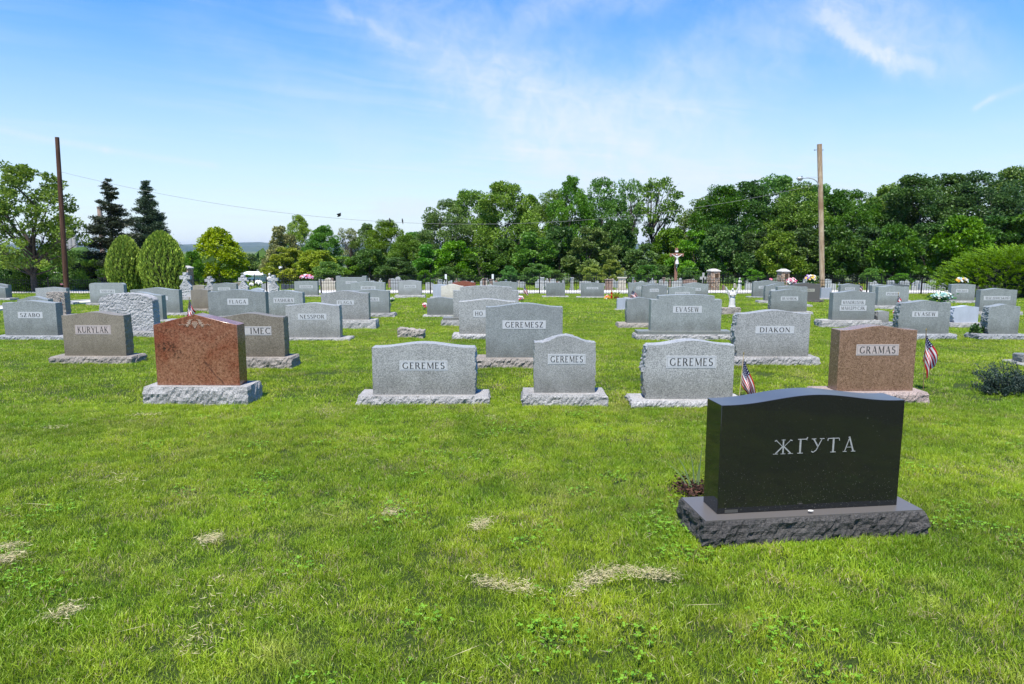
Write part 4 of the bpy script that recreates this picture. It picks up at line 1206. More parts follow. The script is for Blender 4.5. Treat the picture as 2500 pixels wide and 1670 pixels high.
# ---------------------------------------------------------------- flowers
def petalmat(name, cols):
    m = Mat(name)
    n = len(cols)
    c = m.ramp(m.attr('tint'), [(i / n, c) for i, c in enumerate(cols)], 'CONSTANT')
    return m.leaf(c, .25, .6, .2)
GREENLEAF = None
def leafmat(name, dark, light, hue=.03, trans=.3, gl=.35):
    m = Mat(name)
    c = m.mix(m.attr('tint'), dark, light)
    r = m.rand()
    c = m.hsv(c, m.rng(r, 0, 1, .5 - hue, .5 + hue), m.rng(m.math('FRACT', m.math('MULTIPLY', r, 7.31)), 0, 1, .88, 1.1), m.rng(m.math('FRACT', m.math('MULTIPLY', r, 3.7)), 0, 1, .80, 1.15))
    return m.leaf(c, trans, .5, gl)
FL_GREEN = leafmat('flower_greenery', (.03, .09, .02), (.08, .19, .04))
def flowers(label, x0, x1, y0, y1, Y, cols, group='flower arrangements', n=60, cat='flowers', petal=.035, foot=None, green=120):
    """a bunch filling the given pixel box at depth Y"""
    xa, xb = xat(x0, y1, Y), xat(x1, y1, Y)
    zt, zb_ = zat(y0, Y), zat(y1, Y)
    r = np.random.default_rng(int(x0 * 3 + y0))
    cx_, cz_ = (xa + xb) / 2, (zt + zb_) / 2
    rx, rz_ = (xb - xa) / 2, (zt - zb_) / 2
    ry = min(rx, .2)
    t = thing('flower_bunch', label, cat, (cx_, Y, zb_), 0, group)
    V, T = [], []
    for i in range(n):
        d = unit(r.normal(size=3)); d[2] = d[2] if d[2] > -.2 else -d[2]; d[1] = -abs(d[1]) if r.random() < .7 else d[1]
        k = r.random() ** .35
        p = np.array([d[0] * rx * .86 * k, d[1] * ry * .8 * k, rz_ + d[2] * rz_ * .85 * k])
        col = (r.integers(len(cols)) + .5) / len(cols)
        nrm = unit(d * .7 + np.array([0, -.5, .4])); a = unit(np.cross(nrm, r.normal(size=3))); b = np.cross(nrm, a)
        for q in range(5):
            w = q * 1.2566
            e = a * math.cos(w) + b * math.sin(w); f = -a * math.sin(w) + b * math.cos(w)
            s = petal * (.75 + .5 * r.random())
            V += [p, p + e * s * .6 + f * s * .36 + nrm * s * .25, p + e * s + nrm * s * .35, p + e * s * .6 - f * s * .36 + nrm * s * .25]; T += [col] * 4
    link(bpy.data.objects.new('blossoms', np_mesh('blossoms', np.array(V), 4, [petalmat('petals', cols)], {'tint': T})), t)
    if green:
        p = r.normal(size=(green, 3)) * np.array([rx * .45, ry * .45, rz_ * .4]) + np.array([0, 0, rz_ * .7])
        p[:, 2] = np.clip(p[:, 2], .01, None)
        V = leaf_quads(p, p - np.array([0, 0, rz_ * .2]) + r.normal(size=(green, 3)) * .05, petal * 2.4, .35, r)
        link(bpy.data.objects.new('leaves', np_mesh('leaves', V, 4, [FL_GREEN], {'tint': np.repeat(r.random(green), 4)})), t)
    if foot:
        m = MB()
        for sx in (-.35, .35):
            m.tube([(sx * rx, 0, .02), (sx * rx, -.14, .0), (sx * rx, -.15, -.09)], .006, 5)
        m.build('saddle_bracket', flat('saddle_white', (.6, .6, .6)), t)
    return t
PK, PKL, WH, RD, YE, OR, VI, LI = (.62, .10, .20), (.75, .36, .42), (.78, .76, .72), (.60, .04, .05), (.75, .55, .08), (.75, .28, .04), (.24, .10, .45), (.52, .32, .60)
flowers('big domed spray of pink, lilac and red flowers on a grey headstone', 729, 769, 669, 687, 36.0, [LI, PKL, RD, WH, (.70, .45, .62), (.62, .20, .3)], foot=True, n=110, petal=.055)
flowers('pink and white flowers drooping over a grey headstone left of the black one', 1917, 1946, 676, 704, 29.0, [PKL, WH, PK, WH], n=90, petal=.05)
flowers('white and violet flowers on top of the small black headstone', 1961, 1995, 669, 694, 31.5, [WH, LI, WH, VI, YE], foot=True, n=80, petal=.055)
flowers('orange, yellow and white flowers on the headstone before the bush', 2330, 2364, 676, 696, 30.5, [OR, YE, WH, (.80, .50, .12), (.3, .5, .6)], foot=True, n=80, petal=.055)
flowers('teal and white flower arrangement behind the rock-sided headstone', 2268, 2328, 711, 738, 26.0, [(.30, .52, .48), (.60, .70, .62), WH, (.16, .32, .28), (.7, .66, .45)], n=120, petal=.06, green=220)
flowers('pink and red flowers at the left side of the small dark headstone', 1031, 1043, 736, 757, 19.9, [PKL, PK, RD, WH], n=30, petal=.035, green=20)
flowers('white flowers between the small dark headstone and the very wide one', 1103, 1111, 741, 762, 20.1, [WH, WH, (.1, .1, .1)], n=18, petal=.035, green=20)
flowers('red, white and blue flowers right of the very wide headstone', 1264, 1279, 721, 740, 27.5, [RD, WH, PKL, (.05, .07, .3)], n=50, petal=.04, green=30)
flowers('basket of yellow and orange flowers on the lawn before the fence', 1473, 1490, 720, 735, 31.0, [YE, OR, WH, RD], n=60, petal=.045, green=60)
flowers('pink flowers on the leftmost headstone of the light pole cluster', 1877, 1887, 680, 686, 36.5, [PKL, PK], n=20, petal=.045, green=6)
flowers('white lilies standing between two rough crosses', 623, 640, 683, 700, 36.8, [WH, WH, (.74, .74, .66)], n=26, petal=.075, green=30)
flowers('small white flowers beside the cross in front of the farm', 609, 619, 690, 700, 36.8, [WH], n=16, petal=.06, green=14)
flowers('white and dark flowers at the right side of the half-paneled grey stone', 953, 962, 724, 737, 24.5, [WH, (.2, .25, .15), WH], n=20, petal=.04, green=40)
flowers('pink flowers beyond the fence near the dark pole', 145, 156, 692, 701, 47, [PKL, WH, PK], n=20, petal=.07, green=8)
# spiky potted plant with a red candle between the baskets
def spiky():
    X, Y = xat(1505, 735, 31.2), 31.2; g = gz(Y)
    t = thing('potted_plant', 'spiky yellow-green plant in a low pot before the fence', 'plant', (X, Y, g))
    r = np.random.default_rng(4); n = 42
    a = r.random(n) * 6.28; el_ = .35 + .9 * r.random(n); L_ = .26 + .14 * r.random(n)
    d = np.stack([np.cos(a) * np.cos(el_), np.sin(a) * np.cos(el_), np.sin(el_)], 1)
    V = leaf_quads(d * L_[:, None] * .5 + np.array([0, 0, .08]), d, L_, .13, r)
    link(bpy.data.objects.new('leaves', np_mesh('leaves', V, 4, [leafmat('spiky_leaves', (.20, .30, .03), (.42, .46, .06))], {'tint': np.repeat(r.random(n), 4)})), t)
    m = MB(); m.tube([(0, 0, -.02), (0, 0, .09)], [.10, .13], 14); m.build('pot', flat('pot_rust', (.30, .09, .03)), t)
    X = xat(1493, 727.6, 31.4)
    t = thing('candle', 'red glass memorial candle with gold lid between yellow flowers', 'candle', (X, 31.4, gz(31.4)))
    m = MB(); m.tube([(0, 0, 0), (0, 0, .30)], [.045, .045], 12); m.build('glass', flat('red_glass', (.42, .01, .01), .2), t)
    m = MB(); m.tube([(0, 0, .30), (0, 0, .33), (0, 0, .36), (0, 0, .44)], [.05, .045, .03, .012], 12); m.build('lid', GOLD, t)
spiky()

# ---------------------------------------------------------------- angel statue
def statue(name, label, cat, X, Y, g, H, wings, mat, group=None, kneel=False):
    t = thing(name, label, cat, (X, Y, g), 0, group)
    m = MB(); s = H
    prof = [(.00, .17), (.06, .165), (.14, .13), (.22, .15), (.30, .115), (.38, .13), (.46, .10), (.55, .085), (.63, .10), (.70, .09), (.74, .045), (.78, .04)]
    n = 20; vs, fs = [], []
    for j, (z, r_) in enumerate(prof):
        for i in range(n):
            a = 2 * math.pi * i / n
            rr = r_ * (1 + (.10 * math.sin(a * 6 + j * .7) if z < .5 else 0))
            vs.append((rr * math.cos(a) * s, rr * .8 * math.sin(a) * s, z * s))
    for j in range(len(prof) - 1):
        for i in range(n):
            fs.append((j * n + i, j * n + (i + 1) % n, (j + 1) * n + (i + 1) % n, (j + 1) * n + i))
    m.add(vs, fs)
    m.ball((0, -.01 * s, .84 * s), .062 * s, (.85, .95, 1.15), 12, 9)
    for sx in (-1, 1):
        m.tube([(sx * .085 * s, 0, .69 * s), (sx * .12 * s, -.06 * s, .58 * s), (sx * .03 * s, -.13 * s, .60 * s)], [.032 * s, .028 * s, .02 * s], 8)
    m.ball((0, -.135 * s, .605 * s), .03 * s, (1.1, .7, 1), 8, 6)
    m.build('figure', mat, t, smooth=60)
    if wings:
        for sx in (-1, 1):
            w = MB()
            ol = [(.02, .60), (.10, .66), (.30, .98), (.33, 1.0), (.32, .86), (.27, .76), (.24, .66), (.17, .56), (.14, .44), (.08, .36), (.03, .46)]
            ol = [(sx * a * s, b * s) for a, b in ol]
            if sx < 0: ol = ol[::-1]
            w.prism(ol[::-1] if sx < 0 else ol, .05 * s, .08 * s)
            for k in range(5):
                w.tube([(sx * (.06 + .02 * k) * s, .048 * s, (.50 + .05 * k) * s), (sx * (.16 + .04 * k) * s, .042 * s, (.58 + .085 * k) * s)], [.014 * s, .008 * s], 6)
            w.build('wing', mat, t)
    return t
WHITESTONE = flat('weathered_white_stone', (.52, .51, .48), .85, var=.15, scale=14)
_, ax0, ay0, ag0, ah0 = rock_block('low rock-faced grey block carrying a white angel statue', 1763, 1808, 753, 769.5, .36, ROCKTAN, name='statue_block', cat='stone block', amp=.03)
statue('angel_statue', 'white stone angel with raised wings on a rock-faced block', 'statue', xat(1787, 750, ay0), ay0, ag0 + ah0 + .02, (zat(702, ay0) - zat(753, ay0)), True, WHITESTONE)
statue('madonna_statue', 'white robed statue beyond the fence, right of the plaque pillar', 'statue', xat(1805, 705, 49), 49, gz(49), 1.0, False, WHITESTONE)
statue('robed_statue', 'pale weathered robed statue behind the rough cross by the farm', 'statue', xat(659.5, 705, 47), 47, gz(47), 1.35, False, WHITESTONE)

# ---------------------------------------------------------------- crucifix
def crucifix():
    Y = 62.0; X = xat(1649, 690, Y); g = gz(Y)
    k = 1.0
    def z(p): return zat(p, Y) - g
    t = thing('crucifix', 'tall brown wooden crucifix with a white figure, beyond the fence', 'crucifix', (X, Y, g))
    wood = flat('brown_painted_timber', (.27, .135, .09), .7, var=.2, scale=8)
    m = MB(); m.box(-.12, .12, -.09, .09, -.2, z(605)); m.build('post', wood, t)
    a, b = z(626), z(618.5)
    m = MB(); m.box(xat(1634.5, 622, Y) - X, xat(1668.5, 622, Y) - X, -.12, -.092, a, b); m.build('crossbeam', wood, t)
    m = MB(); m.box(-.13, .13, -.125, -.094, z(615.5), z(611.8)); m.build('title_board', flat('title_white', (.75, .74, .7)), t)
    m = MB(); y = -.22
    # one continuous corpus
    me = bpy.data.meshes.new('corpus')
    J = {'pel': (.02, y, z(639)), 'waist': (.03, y, z(633)), 'chest': (.02, y, z(628)), 'neck': (.0, y - .02, z(625)), 'head': (-.02, y - .05, z(622.3)), 'crown': (-.03, y - .04, z(620.5)),
         'shl': (-.16, y, z(626)), 'ell': (-.32, y + .03, z(623)), 'hal': (-.46, y + .06, z(620.2)), 'shr': (.20, y, z(626)), 'elr': (.36, y + .03, z(623)), 'har': (.50, y + .06, z(620.8)),
         'hil': (-.06, y, z(641)), 'knl': (-.03, y - .08, z(646)), 'anl': (.0, y + .02, z(652)), 'hir': (.10, y, z(641)), 'knr': (.06, y - .08, z(646)), 'anr': (.03, y + .02, z(652)), 'foot': (.01, y - .05, z(654.5))}
    E = [('pel', 'waist'), ('waist', 'chest'), ('chest', 'neck'), ('neck', 'head'), ('head', 'crown'), ('chest', 'shl'), ('shl', 'ell'), ('ell', 'hal'), ('chest', 'shr'), ('shr', 'elr'), ('elr', 'har'),
         ('pel', 'hil'), ('hil', 'knl'), ('knl', 'anl'), ('pel', 'hir'), ('hir', 'knr'), ('knr', 'anr'), ('anl', 'foot')]
    rad = {'pel': .12, 'waist': .10, 'chest': .13, 'neck': .05, 'head': .085, 'crown': .07, 'shl': .055, 'ell': .04, 'hal': .03, 'shr': .055, 'elr': .04, 'har': .03, 'hil': .085, 'knl': .06, 'anl': .035, 'hir': .085, 'knr': .06, 'anr': .035, 'foot': .03}
    ks = list(J)
    me.from_pydata([J[q] for q in ks], [(ks.index(a_), ks.index(b_)) for a_, b_ in E], [])
    me.materials.append(flat('white_painted_figure', (.58, .57, .54), .6))
    o = bpy.data.objects.new('corpus', me); link(o, t)
    o.modifiers.new('skin', 'SKIN')
    sk = me.skin_vertices[0].data if me.skin_vertices else None
    if sk is None:
        import bmesh
        bm = bmesh.new(); bm.from_mesh(me); bm.verts.layers.skin.verify(); bm.to_mesh(me); bm.free()
        sk = me.skin_vertices[0].data
    for i, q in enumerate(ks):
        sk[i].radius = (rad[q] * .78, rad[q] * .78)
        sk[i].use_root = (q == 'pel')
    ss = o.modifiers.new('smooth', 'SUBSURF'); ss.levels = 1; ss.render_levels = 2
    m = MB(); m.tube([(.03, y, z(634.5)), (.03, y, z(637)), (.02, y - .01, z(641)), (.03, y - .02, z(644.5))], [.10, .12, .15, .17], 14); m.build('loincloth', flat('white_cloth_carved', (.58, .57, .54), .8), t)
crucifix()

# ---------------------------------------------------------------- poles, street light, wire, birds
wm = Mat('weathered_pole_wood')
sc_ = wm.n('ShaderNodeVectorMath', {0: wm.tc(), 1: (9.0, 9.0, .6)}, operation='MULTIPLY').outputs[0]
wv_ = wm.noise(2.2, 5, .65, sc_)
c = wm.ramp(wv_, [(.30, (.13, .075, .045)), (.45, (.36, .255, .16)), (.58, (.48, .37, .25)), (.75, (.56, .47, .36))])
c = wm.mix(wm.rng(wm.noise(.5, 3, .6, wm.n('ShaderNodeVectorMath', {0: wm.tc(), 1: (.3, .3, 1.4)}, operation='MULTIPLY').outputs[0]), .5, .62), c, (.27, .17, .10))
POLE = wm.pbr(c, .85, wm.bump(wv_, .01), .2)
wm = Mat('creosote_pole_wood')
sc_ = wm.n('ShaderNodeVectorMath', {0: wm.tc(), 1: (9.0, 9.0, .5)}, operation='MULTIPLY').outputs[0]
wv_ = wm.noise(2.2, 5, .65, sc_)
c = wm.ramp(wv_, [(.3, (.028, .016, .011)), (.55, (.085, .040, .024)), (.75, (.15, .08, .05))])
DARKPOLE = wm.pbr(c, .75, wm.bump(wv_, .01), .25)
GALV = flat('galvanised_steel', (.42, .43, .43), .45, .5)
YR = 38.9
xr, zr0, zr1 = xat(2009.5, 705, YR), gz(YR), zat(352, YR)
t = thing('light_pole', 'tall weathered tan wooden utility pole with a street lamp arm', 'utility pole', (xr, YR, zr0))
tx = xat(2000.7, 352, YR) - xr
m = MB(); m.tube([(0, 0, -.3), (tx * .5, 0, (zr1 - zr0) * .5), (tx, 0, zr1 - zr0)], [.140, .138, .130], 20); m.build('shaft', POLE, t, smooth=50)
def lp(px, py, dy=0.0): return (xat(px, py, YR) - xr, dy, zat(py, YR) - zr0)
m = MB(); m.tube([lp(1997, 452, -.1), lp(1992, 443, -.1), lp(1984, 437.5, -.1), lp(1972, 435, -.1), lp(1958, 435.5, -.1)], [.034, .032, .03, .028, .026], 8); arm = m.build('lamp_arm', GALV, t, smooth=60)
m = MB(); m.tube([lp(1998, 432.8, -.1), lp(1966, 432.8, -.1)], .010, 6); m.build('stay_rod', GALV, t)
m = MB(); m.ball(lp(1951, 436, -.1), .2, (1.0, .75, .42), 14, 10); m.tube([lp(1951, 439, -.1), lp(1951, 442.5, -.1)], [.15, .08], 12); hd = m.build('lamp_head', GALV, t, smooth=60)
m = MB(); m.tube([lp(1956, 433, -.1), lp(1956, 430, -.1)], .03, 8); m.build('photocell', flat('photocell_dark', (.05, .05, .05)), hd)
for (a, b) in ((1988, 1994), (2006, 2011)):
    m = MB(); m.tube([lp(a, 366.5), lp(b, 366)], .016, 6); m.tube([lp(a, 366.5, -.02), lp(a + .6, 366.5, .02)], .03, 6); m.build('insulator_bolt', flat('bolt_dark', (.06, .06, .06), .5, .5), t)
YL = 36.5
xl0, zl0, zl1 = xat(163.5, 725, YL), gz(YL), zat(335, YL)
tp_ = (xat(139.3, 335, YL) - xl0, 0, zl1 - zl0)
t = thing('utility_pole', 'dark brown creosoted wooden pole leaning slightly at the left', 'utility pole', (xl0, YL, zl0))
m = MB(); m.tube([(0, 0, -.3), tuple(v * .5 for v in tp_), tp_], [.137, .118, .098], 18); m.build('shaft', DARKPOLE, t, smooth=50)
m = MB(); m.tube([(tp_[0] * .79, -.11, tp_[2] * .785), (tp_[0] * .79, .12, tp_[2] * .785)], .02, 6); m.build('insulator_bolt', flat('bolt_dark2', (.06, .06, .06), .5, .5), t)
# wire: sagging between the two poles
def bez(a, b, sag, n=40):
    return [(a[0] + (b[0] - a[0]) * i / n, a[1] + (b[1] - a[1]) * i / n, a[2] + (b[2] - a[2]) * i / n - sag * 4 * (i / n) * (1 - i / n)) for i in range(n + 1)]
wa = (xat(146, 419, YL), YL, zat(419, YL)); wb = (xat(2002, 449, YR), YR, zat(449, YR))
wpts = bez(wa, wb, 2.45, 60)
m = MB(); m.tube(wpts, .008, 5)
tag(m.build('overhead_wire', flat('wire_grey', (.16, .16, .16), .6)), 'thin sagging overhead wire between the two wooden poles', 'wire')
BIRD = flat('bird_black', (.02, .018, .018), .6)
def bird(label, px, py, fly):
    q = min(wpts, key=lambda p: abs((1250 + p[0] / (p[1] * CP + (EYE - p[2]) * SP) * F) - px))
    t = thing('bird', label, 'bird', (q[0], q[1], q[2] + .012), 0, 'birds at the overhead wire')
    m = MB()
    if fly:
        m.tube([(-.10, 0, .08), (-.03, 0, .10), (.05, 0, .13), (.10, 0, .16), (.13, 0, .18)], [.008, .03, .038, .026, .008], 8)
        m.ball((.10, 0, .17), .026, (1, 1, 1), 8, 6)
        b = m.build('body', BIRD, t, smooth=60)
        for sy, zz in ((-1, .22), (1, .20)):
            w = MB(); w.add([(.06, 0, .14), (-.02, 0, .12), (-.10, sy * .06, .20 + .02), (.16 if sy < 0 else -.02, sy * .12, zz + .07), (.12, sy * .06, zz)], [(0, 1, 2, 3, 4)]); w.add([(.06, 0, .13), (-.02, 0, .11), (-.10, sy * .06, .20 + .01), (.16 if sy < 0 else -.02, sy * .12, zz + .06), (.12, sy * .06, zz - .01)], [(4, 3, 2, 1, 0)])
            w.build('wing', BIRD, t)
    else:
        m.tube([(.02, 0, -.10), (.01, 0, -.02), (0, 0, .06), (-.01, 0, .13), (-.015, 0, .17)], [.008, .022, .042, .036, .012], 8)
        m.ball((-.012, 0, .175), .03, (1, 1, 1), 8, 6)
        m.tube([(-.035, 0, .178), (-.065, 0, .172)], [.01, .001], 5)
        m.build('body', BIRD, t, smooth=60)
bird('dark bird flapping just above the overhead wire', 842, 532, True)
bird('dark bird perched on the wire, second from the flapping one', 977, 540, False)
bird('dark bird perched on the wire between the other two', 954, 540, False)

# ---------------------------------------------------------------- stone gate pillars
sm = Mat('fieldstone')
vo = sm.n('ShaderNodeTexVoronoi', {'Vector': sm.tc(), 'Scale': 8.5, 'Randomness': .9}, feature='F1')
ed = sm.n('ShaderNodeTexVoronoi', {'Vector': sm.tc(), 'Scale': 8.5, 'Randomness': .9}, feature='DISTANCE_TO_EDGE')
px_ = sm.n('ShaderNodeSeparateXYZ', {0: vo.outputs['Color']}).outputs[0]
c = sm.ramp(px_, [(.0, (.26, .14, .09)), (.25, (.42, .29, .20)), (.5, (.50, .42, .33)), (.75, (.30, .22, .18)), (1.0, (.46, .33, .22))])
c = sm.mix(sm.rng(ed.outputs['Distance'], .03, .07), (.20, .18, .15), c)
FIELD = sm.pbr(c, .85, sm.bump(sm.rng(ed.outputs['Distance'], 0, .1), .03), .2)
BRONZE = flat('bronze_plaque', (.09, .055, .03), .45, .5)
def pillar(label, px0, px1, ycap, ybody, Y, plaque=None, rz=0.0):
    x0, x1 = xat(px0, 690, Y), xat(px1, 690, Y); g = gz(Y)
    w = (x1 - x0) * .84; H = zat(ybody, Y) - g; Hc = zat(ycap, Y) - g
    t = thing('gate_pillar', label, 'pillar', ((x0 + x1) / 2, Y + w / 2, g), rz, 'fieldstone pillars at the cemetery road')
    vs, fs = block(w, w, 1, lin(-w / 2, w / 2, 14), 14, 26, lambda x: H + .05, 'LRFB', .02, int(px0), 8, 0, 0, -.05)
    m = MB(); m.add(vs, fs); m.build('shaft', FIELD, t)
    q = w / 2 + .05
    m = MB()
    m.add([(-q, -q, H), (q, -q, H), (q, q, H), (-q, q, H), (-q, -q, H + .06), (q, -q, H + .06), (q, q, H + .06), (-q, q, H + .06), (-.12, -.12, Hc), (.12, -.12, Hc), (.12, .12, Hc), (-.12, .12, Hc)],
          [(3, 2, 1, 0), (0, 1, 5, 4), (1, 2, 6, 5), (2, 3, 7, 6), (3, 0, 4, 7), (4, 5, 9, 8), (5, 6, 10, 9), (6, 7, 11, 10), (7, 4, 8, 11), (8, 9, 10, 11)])
    m.build('cap', flat('cast_stone_cap', (.42, .40, .37), .85, var=.12, scale=6), t)
    if plaque:
        a, b, c_, d = plaque
        xa, xb = xat(a, c_, Y) - (x0 + x1) / 2, xat(b, c_, Y) - (x0 + x1) / 2
        m = MB(); m.box(xa, xb, -w / 2 - .045, -w / 2 - .02, zat(d, Y) - g, zat(c_, Y) - g); m.build('plaque', BRONZE, t)
pillar('fieldstone pillar with bronze plaque, right of the tall crucifix', 1731, 1758, 656.5, 663, 46.6, (1744, 1753, 668, 678), R(8))
pillar('fieldstone pillar with bronze plaque, left of the wooden light pole', 1903, 1927.5, 656.6, 664, 47.5, (1914.5, 1922.5, 668, 678.6), R(10))
pillar('fieldstone pillar behind the left round evergreen, no plaque', 236, 268, 654.5, 661.5, 41.0 + 5.5, None, R(-12))
pillar('fieldstone pillar showing beside the right round evergreen', 440, 465, 649, 656, 47.5, None, R(-10))

# ---------------------------------------------------------------- iron fences
IRON = flat('black_iron', (.012, .012, .013), .5, .3)
def fence(label, Y, h, x0, x1, pw, nper, xpost, pick, group='iron fences', zoff=0.0, rails=(.10, .74, .93)):
    g = gz(Y)
    t = thing('iron_fence', label, 'fence', (0, Y, g), 0, group)
    pm = MB(); pm.box(-.03, .03, -.03, .03, -.2, h * 1.04); pm.ball((0, 0, h * 1.04 + .03), .04, (1, 1, 1), 8, 6)
    pme = pm.mesh('post', IRON)
    pn = MB()
    for rz_ in rails: pn.box(.03, pw - .03, -.012, .012, h * rz_ - .012, h * rz_ + .012)
    for i in range(1, nper):
        x = pw * i / nper
        pn.tube([(x, 0, .03), (x, 0, h * .97), (x, 0, h * 1.02)], [pick, pick, .001], 5)
    pne = pn.mesh('panel', IRON)
    x = xpost
    while x > x0: x -= pw
    while x < x1:
        o = bpy.data.objects.new('post', pme); o.location = (x, 0, 0); link(o, t)
        o = bpy.data.objects.new('panel', pne); o.location = (x, 0, 0); link(o, t)
        x += pw
    return t
fence('near black iron picket fence along the edge of the lawn', 38.6, .86, -34, 36, 3.08, 22, xat(1317, 720, 38.6), .010)
fence('far black iron picket fence beyond the old cemetery, before the trees', 62.5, 1.12, -22, 55, 2.6, 17, xat(1317, 690, 62.5), .012)

# ---------------------------------------------------------------- the old cemetery beyond the road
OLDM = [granite('old_stone_white', (.52, .52, .50), (.30, .30, .29), 60, .3, .7, stain=.3), granite('old_stone_grey', (.48, .49, .49), (.30, .31, .31), 60, .3, .7, stain=.3),
        granite('old_stone_cream', (.58, .53, .44), (.38, .33, .26), 60, .3, .7, stain=.3), granite('old_stone_brown', (.36, .25, .20), (.20, .13, .10), 60, .3, .7, stain=.2), granite('old_stone_navy', (.10, .115, .14), (.05, .055, .07), 60, .3, .7, stain=0)]
_old = {}
def old_shape(kind, mi):
    key = (kind, mi)
    if key in _old: return _old[key]
    m = MB(); w, h = 1.0, 1.0
    if kind == 'slab':
        fn = topfn('serp', .8, .80, .86)
        m.add(*block(.8, .22, 1, lin(-.4, .4, 14), 1, 1, fn, '', 0, 1, z_off=.14)); m.box(-.5, .5, -.2, .2, -.1, .14)
    elif kind == 'tablet':
        pts_ = [(-.28, .12), (.28, .12), (.28, .75)] + [(.28 * math.cos(a), .75 + .25 * math.sin(a)) for a in [math.pi * k / 10 for k in range(1, 10)]] + [(-.28, .75)]
        m.prism(pts_, -.07, .07); m.box(-.38, .38, -.16, .16, -.1, .12)
    elif kind == 'arched':
        pts_ = [(-.48, .12), (.48, .12), (.48, .74), (.2, .80), (.17, .92), (.10, .99), (0, 1.02), (-.10, .99), (-.17, .92), (-.2, .80), (-.48, .74)]
        m.prism(pts_, -.12, .12); m.box(-.56, .56, -.2, .2, -.1, .12)
    elif kind == 'cross':
        m.prism([(-.09, .3), (.09, .3), (.09, .66), (.3, .66), (.3, .82), (.09, .82), (.09, 1.05), (-.09, 1.05), (-.09, .82), (-.3, .82), (-.3, .66), (-.09, .66)], -.07, .07)
        m.prism([(-.26, .1), (.26, .1), (.16, .34), (-.16, .34)], -.14, .14); m.box(-.34, .34, -.2, .2, -.1, .1)
    elif kind == 'pillar':
        m.add(*block(.34, .34, 1, lin(-.17, .17, 4), 4, 6, lambda x: .8, 'LRFB', .03, 5, 9, 0, 0, .16)); m.box(-.22, .22, -.22, .22, .96, 1.02); m.box(-.27, .27, -.27, .27, -.1, .16)
    else:
        m.prism([(-.2, .14), (.2, .14), (.14, .95), (0, 1.06), (-.14, .95)], -.16, .16); m.box(-.32, .32, -.28, .28, -.1, .14)
    me = m.mesh('old_' + kind, OLDM[mi])
    _old[key] = me
    return me
LAND = [(145, 'the dark wooden pole'), (250, 'the leftmost fieldstone pillar'), (452, 'the second fieldstone pillar'), (513, 'the second rough cross'), (595, 'the third rough cross'), (669, 'the fourth rough cross'),
        (748, 'the flower-topped headstone'), (859, 'the square-cornered headstone'), (1001, 'the lone near-fence headstone'), (1104, 'the cream marble headstone'), (1233, 'the lawn-gap middle headstone'),
        (1356, 'the plain blank headstone'), (1446, 'the flower-basket headstone'), (1566, 'the slanting-flag headstone'), (1649, 'the tall crucifix'), (1745, 'the third fieldstone pillar'),
        (1805, 'the white robed statue'), (1875, 'the light-pole stone cluster'), (2009, 'the wooden light pole'), (2074, 'the two-name headstone'), (2180, 'the flagged grey headstone'), (2350, 'the bush-side flowered headstone')]
KN = {'slab': 'wide headstone', 'tablet': 'round-topped tablet', 'arched': 'arch-centred headstone', 'cross': 'cross monument', 'pillar': 'square column', 'obelisk': 'tapering marker'}
MN = ['white', 'grey', 'cream', 'brown', 'dark blue']
OLDS = []
def old(kind, mi, px, ytop, wpx, Y):
    X = xat(px, 700, Y); g = gz(Y)
    H = zat(ytop, Y) - g
    o = bpy.data.objects.new('old_headstone' if kind != 'cross' else 'cross_monument', old_shape(kind, mi))
    bw = {'slab': .8, 'tablet': .56, 'arched': .96, 'cross': .6, 'pillar': .34, 'obelisk': .4}[kind]
    ww = (xat(px + wpx / 2, 700, Y) - xat(px - wpx / 2, 700, Y)) / bw
    o.location = (X, Y, g); o.scale = (ww, min(1.1, max(.7, ww)), H)
    o.rotation_euler = (0, 0, random.uniform(-.12, .12))
    link(o)
    OLDS.append((px, Y, kind, mi, o))
random.seed(11)
for a in (('slab', 0, 196, 692, 34, 48), ('slab', 3, 120, 695, 15, 50), ('slab', 3, 136, 695, 14, 50), ('slab', 4, 692, 693, 10, 50), ('slab', 4, 702, 694, 9, 50.5), ('slab', 4, 713, 694, 9, 51),
          ('arched', 2, 802, 679, 36, 47), ('tablet', 0, 786, 682, 7, 47), ('arched', 1, 972, 676, 32, 47), ('slab', 0, 1046, 689, 14, 48), ('pillar', 0, 1076, 684, 7, 52),
          ('tablet', 0, 1098, 686, 10, 50), ('tablet', 3, 1212, 684, 8, 49), ('pillar', 3, 1182, 680, 8, 52), ('pillar', 3, 1199, 682, 8, 52), ('pillar', 0, 1323, 678, 9, 47.5), ('arched', 0, 1336, 680, 12, 48), ('pillar', 0, 1396, 678, 6, 48),
          ('slab', 0, 1428, 686, 28, 48.2), ('pillar', 3, 1482, 682.5, 9, 47.2), ('pillar', 3, 1490.5, 682, 9.5, 47), ('pillar', 2, 1518, 677.5, 18, 47), ('slab', 3, 1683, 682, 34, 48), ('cross', 0, 1716, 668, 16, 47.5),
          ('obelisk', 3, 1766, 696, 7, 47), ('slab', 0, 1652, 686, 24, 50), ('pillar', 3, 1620, 678, 6, 56), ('obelisk', 0, 1613, 684, 12, 50), ('slab', 0, 2030, 692, 20, 48),
          ('slab', 0, 2131, 689, 22, 48), ('slab', 1, 2206, 690, 24, 50), ('slab', 1, 2258, 692, 30, 47.4), ('slab', 0, 2232, 698, 14, 47.2), ('slab', 0, 1830, 690, 22, 47.5), ('cross', 1, 1592, 680, 9, 52),
          ('slab', 0, 2300, 695, 18, 48), ('slab', 1, 648, 692, 20, 47.5), ('tablet', 0, 672, 690, 9, 49)):
    old(*a)
used = [a[0] for a in OLDS]
